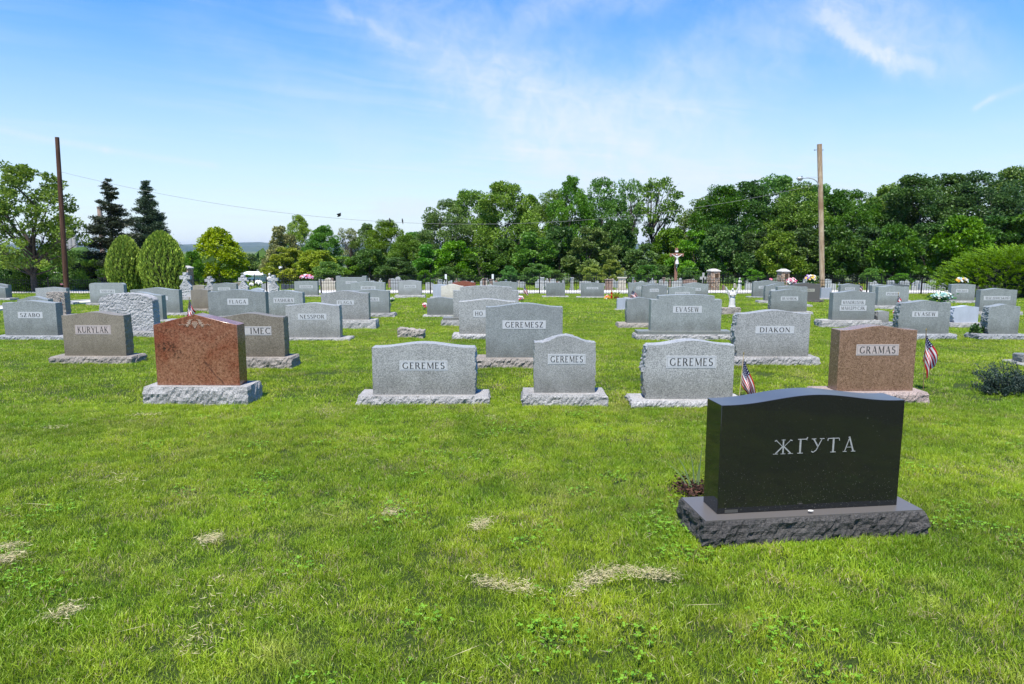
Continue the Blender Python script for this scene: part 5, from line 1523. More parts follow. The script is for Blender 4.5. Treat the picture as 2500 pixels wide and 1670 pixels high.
for Y, n, yt in ((49.5, 18, 688), (53, 26, 686), (57, 30, 684.5), (60.5, 30, 683.5), (65, 18, 682)):
    for i in range(n):
        px = random.uniform(780, 1700) if random.random() < .78 else random.uniform(1790, 2340)
        if abs(px - 1745) < 20 or abs(px - 1915) < 22: continue
        k = random.choice(['slab', 'slab', 'tablet', 'tablet', 'pillar', 'obelisk', 'cross', 'arched'])
        w = {'slab': 17, 'tablet': 9, 'pillar': 7, 'obelisk': 7, 'cross': 10, 'arched': 18}[k] * random.uniform(.7, 1.2) * 48 / Y * 1.0
        old(k, random.choice([0, 0, 0, 1, 1, 2, 3]), px, yt + random.uniform(-5, 7), w, Y + random.uniform(-.8, .8))
ORD = ['nearest', 'second nearest', 'third nearest', 'fourth nearest', 'fifth nearest', 'sixth nearest', 'seventh nearest', 'eighth nearest', 'ninth nearest', 'tenth nearest', 'eleventh nearest', 'twelfth nearest']
bins = {}
for px, Y, kind, mi, o in OLDS:
    l = min(LAND, key=lambda q: abs(q[0] - px))
    side = 'left' if px < l[0] else 'right'
    bins.setdefault((kind, mi, l, side), []).append((abs(px - l[0]), px, Y, o))
for (kind, mi, l, side), q in bins.items():
    q.sort(key=lambda e: e[0])
    for i, (_, px, Y, o) in enumerate(q):
        od = '' if len(q) == 1 else ORD[i] + ' '
        tag(o, '%s%s %s over the road, %s of %s' % (od, MN[mi], KN[kind], side, l[1]), 'headstone' if kind != 'cross' else 'cross monument', 'old headstones beyond the road')
# two white section signs on black posts
for px, wv in ((1088.5, 5), (1203, 4)):
    Y = 61.8; X = xat(px, 680, Y); g = gz(Y)
    t = thing('section_sign', 'small white upright sign on a dark post %s' % ('behind the cream marble headstone' if px < 1150 else 'left of the fence-centre grey headstone'), 'sign', (X, Y, g), 0, 'section signs')
    m = MB(); m.box(-.03, .03, .0, .05, 0, zat(670, Y) - g); m.build('post', IRON, t)
    m = MB(); m.box(-.09, .09, -.02, -.003, zat(681, Y) - g, zat(669.5, Y) - g); m.build('sign_board', flat('sign_white', (.75, .76, .76)), t)

# ---------------------------------------------------------------- trees
bk = Mat('bark')
sc_ = bk.n('ShaderNodeVectorMath', {0: bk.tc(), 1: (6.0, 6.0, 1.2)}, operation='MULTIPLY').outputs[0]
BARK = bk.pbr(bk.mix(bk.noise(2.0, 5, .7, sc_), (.035, .028, .022), (.13, .11, .09)), .9, None, .2)
L_MID = leafmat('leaves_mid_green', (.066, .155, .014), (.185, .315, .028), .020)
L_DARK = leafmat('leaves_deep_green', (.030, .088, .010), (.105, .205, .020), .014)
L_YEL = leafmat('leaves_yellow_green', (.16, .25, .02), (.38, .46, .045), .02, .35)
L_FRESH = leafmat('leaves_fresh_green', (.060, .165, .018), (.17, .33, .036), .02, .35)
L_PALE = leafmat('leaves_pale_olive', (.15, .18, .06), (.32, .34, .13), .02, .3)
def crown_points(r, H, Rr, low, nclump, nleaf, prof, cr=(.20, .34), flat_=.75, low_r=.0):
    cl, P_, D_, T_ = [], [], [], []
    lob = [(r.random() * 6.28, r.random(), .75 + .5 * r.random()) for _ in range(7)]
    for i in range(nclump):
        t = r.random() ** .85
        z = low + (H - low) * t
        a = r.random() * 6.28
        pr = prof(t)
        l = 1 + .22 * sum(math.cos(a - q[0]) * math.cos((t - q[1]) * 4) for q in lob) / 3
        rad = Rr * pr * l * (1 - .62 * (1 - r.random() ** .5))
        c = np.array([rad * math.cos(a), rad * math.sin(a), z])
        k = Rr * (cr[0] + (cr[1] - cr[0]) * r.random()) * (.55 + .45 * pr)
        cl.append((c, k))
    for c, k in cl:
        m = int(nleaf / nclump * (k / (Rr * .25)) ** 1.6) + 4
        d = unit(r.normal(size=(m, 3)))
        rr = k * (.35 + .65 * r.random(m) ** .5)
        p = c + d * rr[:, None] * np.array([1, 1, flat_])
        P_.append(p); D_.append(d + np.array([0, 0, .15]) + r.normal(size=(m, 3)) * .55)
        T_.append(np.clip(r.random() * .5 + r.random(m) * .5, 0, 1))
    return cl, np.concatenate(P_), np.concatenate(D_), np.concatenate(T_)
PROF = {'round': lambda t: max(.10, math.sin(math.pi * min(1, (t * .86 + .14)) ** .9)) ** .7, 'broad': lambda t: max(.12, math.sin(math.pi * min(1, (t * .78 + .22)))) ** .55,
        'cone': lambda t: 1.02 - .95 * t, 'low': lambda t: max(.15, math.cos(t * 1.45)) ** .6, 'vase': lambda t: (.35 + .75 * t) * max(.1, (1.06 - t)) ** .35}
_tm = {}
def tree_meshes(key, seed, H, Rr, low, ncl, nl, leaf, prof, asp=.6, trunk=.22, limbs=12, cr=(.20, .34), flat_=.75, openlimb=False):
    if key in _tm: return _tm[key]
    r = np.random.default_rng(seed)
    cl, Pn, D, T = crown_points(r, H, Rr, low, ncl, nl, PROF[prof], cr, flat_)
    V = leaf_quads(Pn, D, leaf * (.6 + .8 * r.random(len(Pn))), asp, r)
    cme = np_mesh('crown', V, 4, [L_MID], {'tint': np.repeat(T, 4)})
    m = MB()
    sw = r.normal(size=(6, 2)) * Rr * .04
    tp = [(sw[i][0] * i, sw[i][1] * i, (H * .82) * i / 5 - (.3 if i == 0 else 0)) for i in range(6)]
    m.tube(tp, [trunk * (1 - .15 * i) for i in range(6)], 9)
    sel = sorted(cl, key=lambda c: -c[1] + r.random() * .1)
    for i in range(min(limbs, len(sel))):
        c = sel[i][0]
        ft = min(.8, max(.18, (c[2] / H) * .62))
        j = ft * 5 * H / (H * .82) if False else ft * 5
        a = Vector(tp[int(j)]).lerp(Vector(tp[min(5, int(j) + 1)]), j - int(j))
        b = Vector(c)
        mid = a.lerp(b, .5) + Vector((0, 0, -.06 * (b - a).length))
        m.tube([a, mid, b], [trunk * .42, trunk * .26, trunk * .07], 6, cap=False)
        if openlimb:
            for q in range(3):
                e = mid.lerp(b, .3 + .3 * q) + Vector(r.normal(size=3)) * Rr * .16
                m.tube([mid.lerp(b, .2 * q), e], [trunk * .12, trunk * .03], 5, cap=False)
    tme = m.mesh('trunk', BARK)
    _tm[key] = (tme, cme, H, Rr)
    return _tm[key]
def put_tree(key, px, ytop, halfw, Y, mat, label, group='woodland trees behind the cemetery', ybase=None, cat='tree', rot=None, name='tree'):
    tme, cme, H, Rr = _tm[key]
    X = xat(px, 640, Y)
    g = gz(Y) - .1 if ybase is None else zat(ybase, Y)
    hh = zat(ytop, Y) - g
    rr = abs(xat(px + halfw, 560, Y) - xat(px, 560, Y)) * ((1.5 if px > 1690 else 1.3) if key[:3] == 'oak' else 1.12)
    t = thing(name, label, cat, (X, Y, g), random.uniform(0, 6.28) if rot is None else rot, group)
    sx, sz = rr / (Rr * 1.02), hh / (H * 1.02)
    for me, nm in ((tme, 'trunk'), (cme, 'crown')):
        o = bpy.data.objects.new(nm, me)
        o.scale = (sx, sx, sz)
        if nm == 'crown':
            o.material_slots[0].link = 'OBJECT' if False else 'DATA'
            if mat is not L_MID:
                k2 = (me.name, mat.name)
                if k2 not in _tm:
                    m2 = me.copy(); m2.materials.clear(); m2.materials.append(mat); _tm[k2] = m2
                o.data = _tm[k2]
        link(o, t)
    return t
random.seed(5)
tree_meshes('oakA', 1, 13, 4.6, 1.0, 110, 30000, .25, 'broad', limbs=16, cr=(.18, .34))
tree_meshes('oakB', 2, 13, 4.2, 0.8, 100, 28000, .25, 'round', limbs=14, cr=(.18, .34))
tree_meshes('oakC', 3, 14, 4.4, 1.2, 110, 28000, .25, 'broad', limbs=18, cr=(.16, .32))
tree_meshes('oakD', 4, 12, 4.0, .5, 90, 27000, .25, 'round', limbs=12, cr=(.2, .36))
tree_meshes('open', 6, 13, 4.6, 3.8, 46, 8200, .32, 'vase', limbs=34, cr=(.15, .24), openlimb=True, trunk=.24)
tree_meshes('small', 7, 5, 2.4, .2, 40, 7500, .24, 'low', limbs=8, trunk=.08, cr=(.24, .4))
tree_meshes('smallB', 8, 6, 2.2, .3, 40, 7500, .24, 'round', limbs=8, trunk=.08, cr=(.22, .36))
tree_meshes('roundY', 9, 6, 2.3, .2, 110, 19000, .19, 'round', limbs=8, trunk=.10, cr=(.18, .32))
KO = ['oakA', 'oakB', 'oakC', 'oakD']
KW = {id(L_MID): 'mid green', id(L_DARK): 'deep green', id(L_YEL): 'yellow-green', id(L_FRESH): 'bright green', id(L_PALE): 'pale olive'}
TL = []
for (px, yt, hw, Y, key, mat) in (
        (1012, 566, 52, 92, 'oakB', L_FRESH), (1085, 486, 54, 92, 'oakC', L_FRESH), (1152, 466, 60, 98, 'oakA', L_MID), (1235, 447, 72, 90, 'oakA', L_MID), (1296, 474, 42, 101, 'oakB', L_MID),
        (1345, 462, 46, 96, 'oakC', L_MID), (1394, 430, 46, 92, 'oakB', L_MID), (1468, 434, 56, 95, 'oakC', L_FRESH), (1535, 440, 46, 101, 'open', L_FRESH), (1606, 437, 74, 88, 'open', L_FRESH),
        (1718, 478, 50, 95, 'oakC', L_MID), (1757, 456, 56, 90, 'oakA', L_DARK), (1820, 441, 66, 95, 'oakB', L_DARK), (1882, 432, 60, 101, 'oakA', L_MID), (1940, 445, 56, 91, 'oakC', L_MID),
        (1985, 452, 50, 98, 'oakD', L_MID), (2040, 463, 56, 90, 'oakB', L_DARK), (2092, 463, 46, 95, 'oakC', L_DARK), (2162, 452, 56, 99, 'oakD', L_MID), (2225, 430, 72, 92, 'oakA', L_DARK),
        (2310, 423, 76, 96, 'oakB', L_DARK), (2390, 417, 74, 91, 'oakC', L_DARK), (2478, 410, 76, 96, 'oakA', L_MID), (2575, 404, 80, 93, 'oakB', L_DARK), (2690, 400, 90, 94, 'oakA', L_DARK), (2810, 400, 90, 95, 'oakC', L_MID)):
    TL.append((put_tree(key, px, yt, hw, Y, mat, ''), px, Y, 'tall', mat))
# lower trees and saplings in front of them
for (px, yt, hw, Y, key, mat) in (
        (1048, 592, 46, 82, 'smallB', L_FRESH), (1112, 590, 52, 80, 'small', L_MID), (1172, 600, 50, 78, 'smallB', L_DARK), (1232, 586, 50, 82, 'small', L_DARK), (1300, 560, 56, 80, 'smallB', L_MID),
        (1368, 556, 56, 82, 'small', L_DARK), (1440, 548, 56, 80, 'smallB', L_MID), (1508, 540, 56, 84, 'small', L_DARK), (1575, 590, 46, 80, 'smallB', L_FRESH), (1636, 560, 56, 84, 'small', L_MID),
        (1700, 556, 52, 80, 'smallB', L_FRESH), (1768, 552, 62, 78, 'small', L_DARK), (1842, 560, 56, 80, 'smallB', L_DARK), (1905, 566, 52, 76, 'small', L_MID), (1968, 550, 58, 80, 'smallB', L_DARK),
        (2036, 556, 58, 78, 'small', L_DARK), (2108, 548, 62, 80, 'smallB', L_DARK), (2184, 552, 62, 76, 'small', L_DARK), (2262, 540, 66, 78, 'smallB', L_DARK), (2345, 530, 70, 76, 'small', L_MID),
        (2430, 520, 76, 78, 'smallB', L_DARK), (2520, 520, 76, 76, 'small', L_DARK), (2620, 520, 80, 78, 'smallB', L_DARK), (2720, 520, 80, 78, 'small', L_DARK)):
    TL.append((put_tree(key, px, yt, hw, Y, mat, '', 'lower trees at the wood edge'), px, Y, 'lower', mat))
for (px, yt, hw, Y, key, mat) in (
        (1243, 650, 22, 68, 'small', L_FRESH), (1305, 640, 34, 67, 'smallB', L_FRESH), (1356, 660, 26, 68, 'small', L_FRESH), (1448, 642, 26, 67, 'smallB', L_YEL), (1492, 630, 26, 68, 'smallB', L_YEL), (1580, 648, 34, 70, 'small', L_FRESH),
        (1690, 650, 30, 68, 'smallB', L_FRESH), (1838, 655, 28, 66, 'smallB', L_FRESH), (2130, 656, 24, 66, 'small', L_FRESH), (2205, 668, 26, 66, 'small', L_FRESH), (1088, 652, 26, 70, 'small', L_FRESH), (1036, 660, 20, 70, 'small', L_FRESH)):
    TL.append((put_tree(key, px, yt, hw, Y, mat, '', 'saplings behind the far fence'), px, Y, 'sapling', mat))
# left and middle distance
for (px, yt, hw, Y, key, mat) in (
        (690, 545, 40, 86, 'smallB', L_PALE), (735, 524, 34, 92, 'oakB', L_YEL), (700, 600, 50, 80, 'smallB', L_YEL), (790, 551, 38, 88, 'oakD', L_FRESH), (775, 612, 52, 78, 'small', L_YEL), (852, 558, 36, 92, 'open', L_PALE),
        (838, 622, 44, 80, 'smallB', L_MID), (900, 545, 34, 92, 'oakB', L_MID), (944, 539, 44, 88, 'oakA', L_MID), (990, 572, 40, 84, 'oakD', L_MID), (905, 610, 50, 80, 'small', L_DARK), (975, 625, 44, 78, 'smallB', L_DARK), (800, 640, 40, 70, 'small', L_FRESH),
        (533, 556, 60, 70, 'roundY', L_YEL), (470, 615, 24, 66, 'small', L_FRESH), (600, 622, 50, 135, 'small', L_MID), (650, 622, 40, 138, 'smallB', L_MID), (480, 645, 36, 130, 'small', L_FRESH), (560, 650, 34, 100, 'smallB', L_FRESH)):
    TL.append((put_tree(key, px, yt, hw, Y, mat, '', 'trees at the open valley edge'), px, Y, 'valley-edge', mat))
TREE_LAND = [(533, 'the round yellow-green tree'), (735, 'the flower-topped headstone'), (860, 'the square-cornered headstone'), (1001, 'the lone stone before the fence gap'), (1150, 'the lawn gap'), (1242, 'the centre of the skyline'), (1356, 'the plain blank headstone'), (1468, 'the dry basket'),
             (1606, 'the branchy tree above the crucifix'), (1745, 'the pillar right of the crucifix'), (1915, 'the pillar left of the light pole'), (2009, 'the light pole'), (2180, 'the flagged grey headstone'), (2350, 'the flower-topped stone by the bush'), (2480, 'the spreading bush')]
bins = {}
for t, px, Y, kd, mat in TL:
    l = min(TREE_LAND, key=lambda q: abs(q[0] - px)); side = 'left' if px < l[0] else 'right'
    bins.setdefault((kd, id(mat), l, side), []).append((abs(px - l[0]), t))
for (kd, mi_, l, side), q in bins.items():
    q.sort(key=lambda e: e[0])
    for i, (_, t) in enumerate(q):
        od = '' if len(q) == 1 else ORD[i] + ' '
        t['label'] = '%s%s %s tree, %s of %s' % (od, KW[mi_], kd, side, l[1])
# big broadleaf tree at the left, branches showing
L_BIGTREE = L_MID
tree_meshes('bigleft', 21, 9.5, 3.2, 2.2, 120, 27000, .19, 'broad', limbs=34, cr=(.13, .24), openlimb=True, trunk=.20)
put_tree('bigleft', 78, 396, 104, 44, L_MID, 'large airy broadleaf tree with visible branches behind the dark pole', 'trees at the left behind the fence', rot=1.1)
tree_meshes('bush', 22, 3, 2.2, .1, 40, 7000, .17, 'low', limbs=6, trunk=.06, cr=(.26, .42))
for (px, yt, hw, Y, mat, lab) in ((-15, 610, 60, 47, L_DARK, 'dark bushy growth at the left edge beyond the fence'), (40, 628, 60, 52, L_MID, 'green bush under the large airy tree'), (120, 622, 60, 54, L_FRESH, 'bright bush just left of the dark pole'),
                                  (190, 618, 50, 50, L_MID, 'green bush just right of the dark pole'), (225, 640, 44, 46.5, L_MID, 'green bush beside the fieldstone pillar at left'), (72, 655, 46, 45, L_DARK, 'low dark bush at the foot of the airy tree')):
    put_tree('bush', px, yt, hw, Y, mat, lab, 'bushes behind the fence at left', cat='bush', name='bush')
# two dark conifers
def conifer(key, seed, H, Rr, nl, leaf, mat, sparse):
    r = np.random.default_rng(seed)
    P_, D_, T_ = [], [], []
    z = .6
    m = MB(); m.tube([(0, 0, -.3), (0, 0, H * .6), (0, 0, H * .98)], [.14, .08, .015], 8)
    while z < H * .99:
        t = z / H
        L_ = Rr * (1.03 - t) ** .85 * (1.0 if t > .12 else .8)
        nb = 7 if not sparse else 5
        for i in range(nb):
            a = r.random() * 6.28; z0_ = z; z = min(H * .98, z + r.normal() * H * .018)
            l = L_ * (.40 + .75 * r.random()) if sparse else L_ * (.6 + .5 * r.random())
            rise = .18 + .25 * t if not sparse else .02 + .25 * t
            tip = np.array([math.cos(a) * l, math.sin(a) * l, z + l * rise])
            m.tube([(0, 0, z), tuple(tip * np.array([.6, .6, 1]) + np.array([0, 0, z * .0 - l * rise * .5 * 1.0])), tuple(tip)], [.025, .015, .004], 4, cap=False)
            n = int(nl * l)
            s = r.random(n) ** .5
            p = np.stack([tip[0] * s, tip[1] * s, z + (tip[2] - z) * s], 1)
            sp = (.07 + .30 * l * (1 - .70 * s))[:, None]
            p += r.normal(size=(n, 3)) * sp * np.array([1, 1, .45]) * .8
            P_.append(p)
            D_.append(np.array([math.cos(a), math.sin(a), .35])[None] + r.normal(size=(n, 3)) * .6)
            T_.append(r.random(n) * .7 + .3 * r.random())
            z = z0_
        z += H * (.030 if not sparse else .036)
    Pn = np.concatenate(P_)
    V = leaf_quads(Pn, np.concatenate(D_), leaf * (.6 + .7 * r.random(len(Pn))), .32, r)
    _tm[key] = (m.mesh('trunk', BARK), np_mesh('crown', V, 4, [mat], {'tint': np.repeat(np.concatenate(T_), 4)}), H, Rr)
L_CON = leafmat('conifer_dark', (.016, .030, .012), (.062, .085, .030), .01, .12)
L_CON2 = leafmat('conifer_blue_green', (.018, .038, .020), (.065, .095, .050), .01, .12)
conifer('conA', 31, 8.5, 2.4, 330, .17, L_CON, True)
conifer('conB', 32, 8.2, 2.3, 330, .15, L_CON2, False)
def put_con(key, px, ytop, hw, Y, label, rot):
    tme, cme, H, Rr = _tm[key]
    g = gz(Y) - .1
    hh = zat(ytop, Y) - g; rr = xat(px + hw, 600, Y) - xat(px, 600, Y)
    t = thing('conifer', label, 'conifer tree', (xat(px, 560, Y), Y, g), rot, 'dark conifers')
    for me, nm in ((tme, 'trunk'), (cme, 'crown')):
        o = bpy.data.objects.new(nm, me); o.scale = (rr / Rr, rr / Rr, hh / H); link(o, t)
put_con('conA', 272, 434, 84, 48, 'ragged dark conifer with drooping gappy branches behind the left round evergreen', .4)
put_con('conB', 364, 439, 70, 50, 'denser pointed blue-green conifer behind the right round evergreen', 2.0)
# two clipped round-topped evergreens
L_ARB = leafmat('arborvitae_gold', (.055, .115, .008), (.36, .50, .022), .004, .15, .2)
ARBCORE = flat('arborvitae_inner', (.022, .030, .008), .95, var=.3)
def arbor(label, px, ytop, hw, Y, seed):
    r = np.random.default_rng(seed)
    g = gz(Y); H = zat(ytop, Y) - g
    X = xat(px, 650, Y); Rr = xat(px + hw, 650, Y) - X
    t = thing('evergreen_shrub', label, 'evergreen shrub', (X, Y, g), 0, 'clipped golden evergreens')
    def rad(u):     # u 0..1 height
        if u < .42: return .60 + .40 * (u / .42) ** .75
        return max(.02, (1 - ((u - .42) / .585) ** 2.0)) ** .62
    n = 15000
    u = r.random(n) ** .9
    a = r.random(n) * 6.28
    wob = 1 + .05 * np.sin(a * 3 + seed) + .035 * np.sin(a * 7 + u * 5)
    colm = .5 + .5 * np.sin(a * 23 + 2.5 * np.sin(u * 9 + a * 2) + r.normal(size=n) * .5)
    rr = np.array([rad(q) for q in u]) * Rr * wob * (.82 + .19 * colm)
    p = np.stack([rr * np.cos(a), rr * np.sin(a), u * H], 1) + r.normal(size=(n, 3)) * .022
    d = np.stack([np.cos(a) * .35, np.sin(a) * .35, np.full(n, 1.0)], 1) + r.normal(size=(n, 3)) * .22
    V = leaf_quads(p, d, .11 + .08 * r.random(n), .38, r)
    link(bpy.data.objects.new('foliage', np_mesh('foliage', V, 4, [L_ARB], {'tint': np.repeat(np.clip(colm * .3 + r.random(n) * .7, 0, 1), 4)})), t)
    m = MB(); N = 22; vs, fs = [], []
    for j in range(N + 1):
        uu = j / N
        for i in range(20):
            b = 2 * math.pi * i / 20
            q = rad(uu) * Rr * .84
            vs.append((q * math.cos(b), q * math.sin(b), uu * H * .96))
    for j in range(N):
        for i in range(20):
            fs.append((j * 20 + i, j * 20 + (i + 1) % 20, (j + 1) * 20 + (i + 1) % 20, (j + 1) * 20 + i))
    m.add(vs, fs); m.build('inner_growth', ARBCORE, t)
arbor('left and shorter of the two clipped golden-green evergreens', 308, 577, 42, 36.2, 3)
arbor('right and taller of the two clipped golden-green evergreens', 396.5, 566, 51, 35.4, 8)
# spreading yew at the right edge
def yew():
    r = np.random.default_rng(51)
    Y = 33.5; g = gz(Y); X = xat(2480, 700, Y)
    t = thing('spreading_bush', 'wide spreading light green bush with layered sprays at the right edge', 'bush', (X, Y, g), 0)
    Rx, Ry, H = xat(2480, 700, Y) - xat(2292, 700, Y), 2.6, zat(603, Y) - g
    V, T = [], []
    for i in range(3200):
        a = r.random() * 6.28; e = math.asin(r.random() ** .8)
        k = .80 + .22 * r.random()
        if r.random() < .25: k *= .85
        c = np.array([Rx * math.cos(a) * math.cos(e) * k, Ry * math.sin(a) * math.cos(e) * k, .25 + (H - .25) * math.sin(e) * k])
        out = unit(np.array([math.cos(a), math.sin(a) * .8, .30 + .2 * math.sin(e)]))
        L_ = .26 + .2 * r.random()
        n = 22
        s = r.random(n)
        side = unit(np.cross(out, [0, 0, 1]))
        p = c + out * (s * L_)[:, None] + side * ((r.random(n) - .5) * .22 * (1.1 - s))[:, None] + r.normal(size=(n, 3)) * .012
        d = out + side * np.sign(r.random(n) - .5)[:, None] * .7 + r.normal(size=(n, 3)) * .15
        V.append(leaf_quads(p, d, .09 + .03 * r.random(n), .34, r, tilt=np.tile(np.array([[.0, -.25, 1.0]]), (n, 1)) + r.normal(size=(n, 3)) * .25))
        T.append(np.repeat(np.clip(.35 + .5 * s * r.random() + .25 * r.random(n), 0, 1), 4))
    link(bpy.data.objects.new('foliage', np_mesh('foliage', np.concatenate(V), 4, [leafmat('yew_leaves', (.06, .13, .010), (.22, .37, .024), .004, .25)], {'tint': np.concatenate(T)})), t)
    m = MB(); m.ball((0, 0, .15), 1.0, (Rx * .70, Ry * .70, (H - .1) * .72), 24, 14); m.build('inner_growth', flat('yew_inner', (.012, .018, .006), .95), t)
yew()
# low blue-green juniper at the right, and leafy plant
def juniper():
    r = np.random.default_rng(61)
    X0, Y0 = at_ground(2555, 975); g = gz(Y0)
    t = thing('juniper', 'low dark blue-green juniper on the lawn at the right edge', 'shrub', (X0, Y0 + .25, g), 0)
    V, T = [], []
    for (bx, by, h, n) in ((.0, 0, .34, 26), (.22, .1, .22, 22), (-.28, .0, .13, 18), (.45, 0, .22, 20), (-.1, .15, .30, 16), (.62, .1, .25, 18)):
        for i in range(n * 3):
            a = r.random() * 6.28; rr = .24 * r.random() ** .5
            c = np.array([bx + rr * math.cos(a), by + rr * math.sin(a) * .8, 0])
            d = unit(np.array([math.cos(a) * .8, math.sin(a) * .6, .5 + .8 * r.random()]))
            L_ = h * (.55 + .5 * r.random())
            m_ = 46; s = r.random(m_)
            p = c + d * (s * L_ + h * .25)[:, None] + r.normal(size=(m_, 3)) * .013
            V.append(leaf_quads(p, d + r.normal(size=(m_, 3)) * .7, .026 + .012 * r.random(m_), .3, r)); T.append(np.repeat(.2 + .6 * s * r.random(m_), 4))
    link(bpy.data.objects.new('foliage', np_mesh('foliage', np.concatenate(V), 4, [leafmat('juniper_needles', (.012, .030, .020), (.07, .115, .085), .004, .15)], {'tint': np.concatenate(T)})), t)
    m = MB(); m.tube([(0, 0, -.05), (.02, 0, .2)], [.03, .01], 6); m.build('stem', BARK, t)
juniper()
def leafy_plant(label, px, py, hpx, wpx, mat, seed, leaf=.07, nst=14):
    r = np.random.default_rng(seed)
    X, Y = at_ground(px, py); g = gz(Y); H = zat(py - hpx, Y) - g; Wd = xat(px + wpx / 2, py, Y) - xat(px, py, Y)
    t = thing('leafy_plant', label, 'plant', (X, Y, g))
    V, T = [], []; m = MB()
    for i in range(nst):
        a = r.random() * 6.28
        tip = np.array([math.cos(a) * Wd * (.3 + .7 * r.random()), math.sin(a) * Wd * .7, H * (.5 + .5 * r.random())])
        m.tube([(0, 0, -.02), tuple(tip * .5 + np.array([0, 0, .03])), tuple(tip)], [.006, .005, .003], 5, cap=False)
        n = 16; s = .25 + .75 * r.random(n)
        p = tip * s[:, None] + r.normal(size=(n, 3)) * .03
        V.append(leaf_quads(p, r.normal(size=(n, 3)) + np.array([0, 0, .2]), leaf * (.7 + .6 * r.random(n)), .6, r)); T.append(np.repeat(r.random(n), 4))
    link(bpy.data.objects.new('leaves', np_mesh('leaves', np.concatenate(V), 4, [mat], {'tint': np.concatenate(T)})), t)
    m.build('stems', flat('plant_stem%d' % seed, (.08, .14, .03)), t)
leafy_plant('leafy green plant at the left foot of the blank edge headstone', 2386, 828, 36, 40, leafmat('peony_leaves', (.02, .07, .015), (.06, .15, .03)), 71, .075, 26)
# bed of dark mulch and thin iris leaves behind the left of the black stone base
def bed():
    r = np.random.default_rng(81)
    X, Y = at_ground(1697, 1212); g = gz(Y)
    n = 520
    p = np.stack([X + r.normal(size=n) * .075, Y + .06 + r.normal(size=n) * .09, g + .02 + .045 * r.random(n)], 1)
    V = leaf_quads(p, r.normal(size=(n, 3)) * np.array([1, 1, .5]), .02 + .02 * r.random(n), .5, r)
    mm = Mat('dark_mulch'); MUL = mm.pbr(mm.mix(mm.attr('tint'), (.018, .010, .008), (.13, .065, .045)), .9, None, .2)
    tag(link(bpy.data.objects.new('dark_mulch', np_mesh('dark_mulch', V, 4, [MUL], {'tint': np.repeat(r.random(n) ** 2, 4)}))), 'patch of dark bark mulch at the back left of the black headstone base', 'mulch', kind='stuff')
    t = thing('iris_plant', 'thin pale iris leaves rising beside the black headstone', 'plant', (X + .02, Y + .10, g))
    m = MB()
    for (dx, h, ln) in ((-.03, .26, -.10), (.0, .30, -.04), (.03, .34, .02), (-.05, .20, -.14), (.015, .25, .03), (-.015, .16, -.09)):
        pts_ = [(dx + ln * s ** 2, .01 * s, h * s) for s in (0, .25, .5, .75, 1)]
        vs = []
        for k, q in enumerate(pts_):
            ww = .006 * (1 - (k / 4) ** 2 * .9)
            vs += [(q[0] - ww, q[1], q[2]), (q[0] + ww, q[1] + .002, q[2])]
        m.add(vs, [(2 * k, 2 * k + 1, 2 * k + 3, 2 * k + 2) for k in range(4)])
    m.build('leaves', leafmat('iris_leaf', (.18, .30, .12), (.26, .38, .18)), t)
bed()

# ---------------------------------------------------------------- far side of the valley
def gable_house(label, px0, px1, ytop, yeave, Y, depth, zb, wall, roof, name='farm_building', win=0, group='buildings in the valley'):
    x0, x1 = xat(px0, yeave, Y), xat(px1, yeave, Y)
    ze, zr_ = zat(yeave, Y), zat(ytop, Y)
    t = thing(name, label, 'building', ((x0 + x1) / 2, Y, zb), 0, group)
    w = x1 - x0
    m = MB(); m.box(-w / 2, w / 2, 0, depth, 0, ze - zb); m.build('wall', wall, t)
    m = MB(); o_ = .4
    m.add([(-w / 2 - o_, -o_, ze - zb + .03), (w / 2 + o_, -o_, ze - zb + .03), (w / 2 + o_, depth + o_, ze - zb + .03), (-w / 2 - o_, depth + o_, ze - zb + .03), (-w / 2 - o_, depth / 2, zr_ - zb), (w / 2 + o_, depth / 2, zr_ - zb)],
          [(0, 1, 5, 4), (2, 3, 4, 5), (0, 4, 3), (1, 2, 5), (3, 2, 1, 0)])
    m.build('roof', roof, t)
    for i in range(win):
        x = -w / 2 + w * (i + .5) / win
        m = MB(); m.box(x - w / win * .25, x + w / win * .25, -.05, .02, (ze - zb) * .35, (ze - zb) * .7); m.build('window', flat('dark_pane', (.03, .035, .04), .2) if 'dark_pane' not in bpy.data.materials else bpy.data.materials['dark_pane'], t)
WW, WR = flat('white_siding', (.78, .78, .76), .7), flat('white_metal_roof', (.80, .81, .82), .5)
BEI, GRR = flat('beige_wall', (.55, .47, .36), .8), flat('grey_roof', (.35, .34, .33), .8)
gable_house('long low white-roofed farm building left of the white house', 584, 634, 665, 672, 112, 9, gz(112) - .3, WW, WR, win=5)
gable_house('white gabled house behind the rough cross with the statue', 634, 668, 653, 660, 118, 10, gz(118) - .3, WW, WR, win=2)
gable_house('low beige building behind the bushes at the left edge', 10, 72, 668, 671, 70, 8, gz(70) - .2, BEI, BEI, win=4)
gable_house('pale beige flat building in the valley right of the evergreens', 448, 482, 635, 638, 420, 20, gz(420) - 1, BEI, WR, win=4)
gable_house('pale building in the valley seen right of the silos', 198, 216, 618, 621, 500, 20, gz(500) - 1, BEI, WR, win=3)
CONCS = flat('silo_concrete', (.34, .325, .30), .85, var=.12, scale=.3)
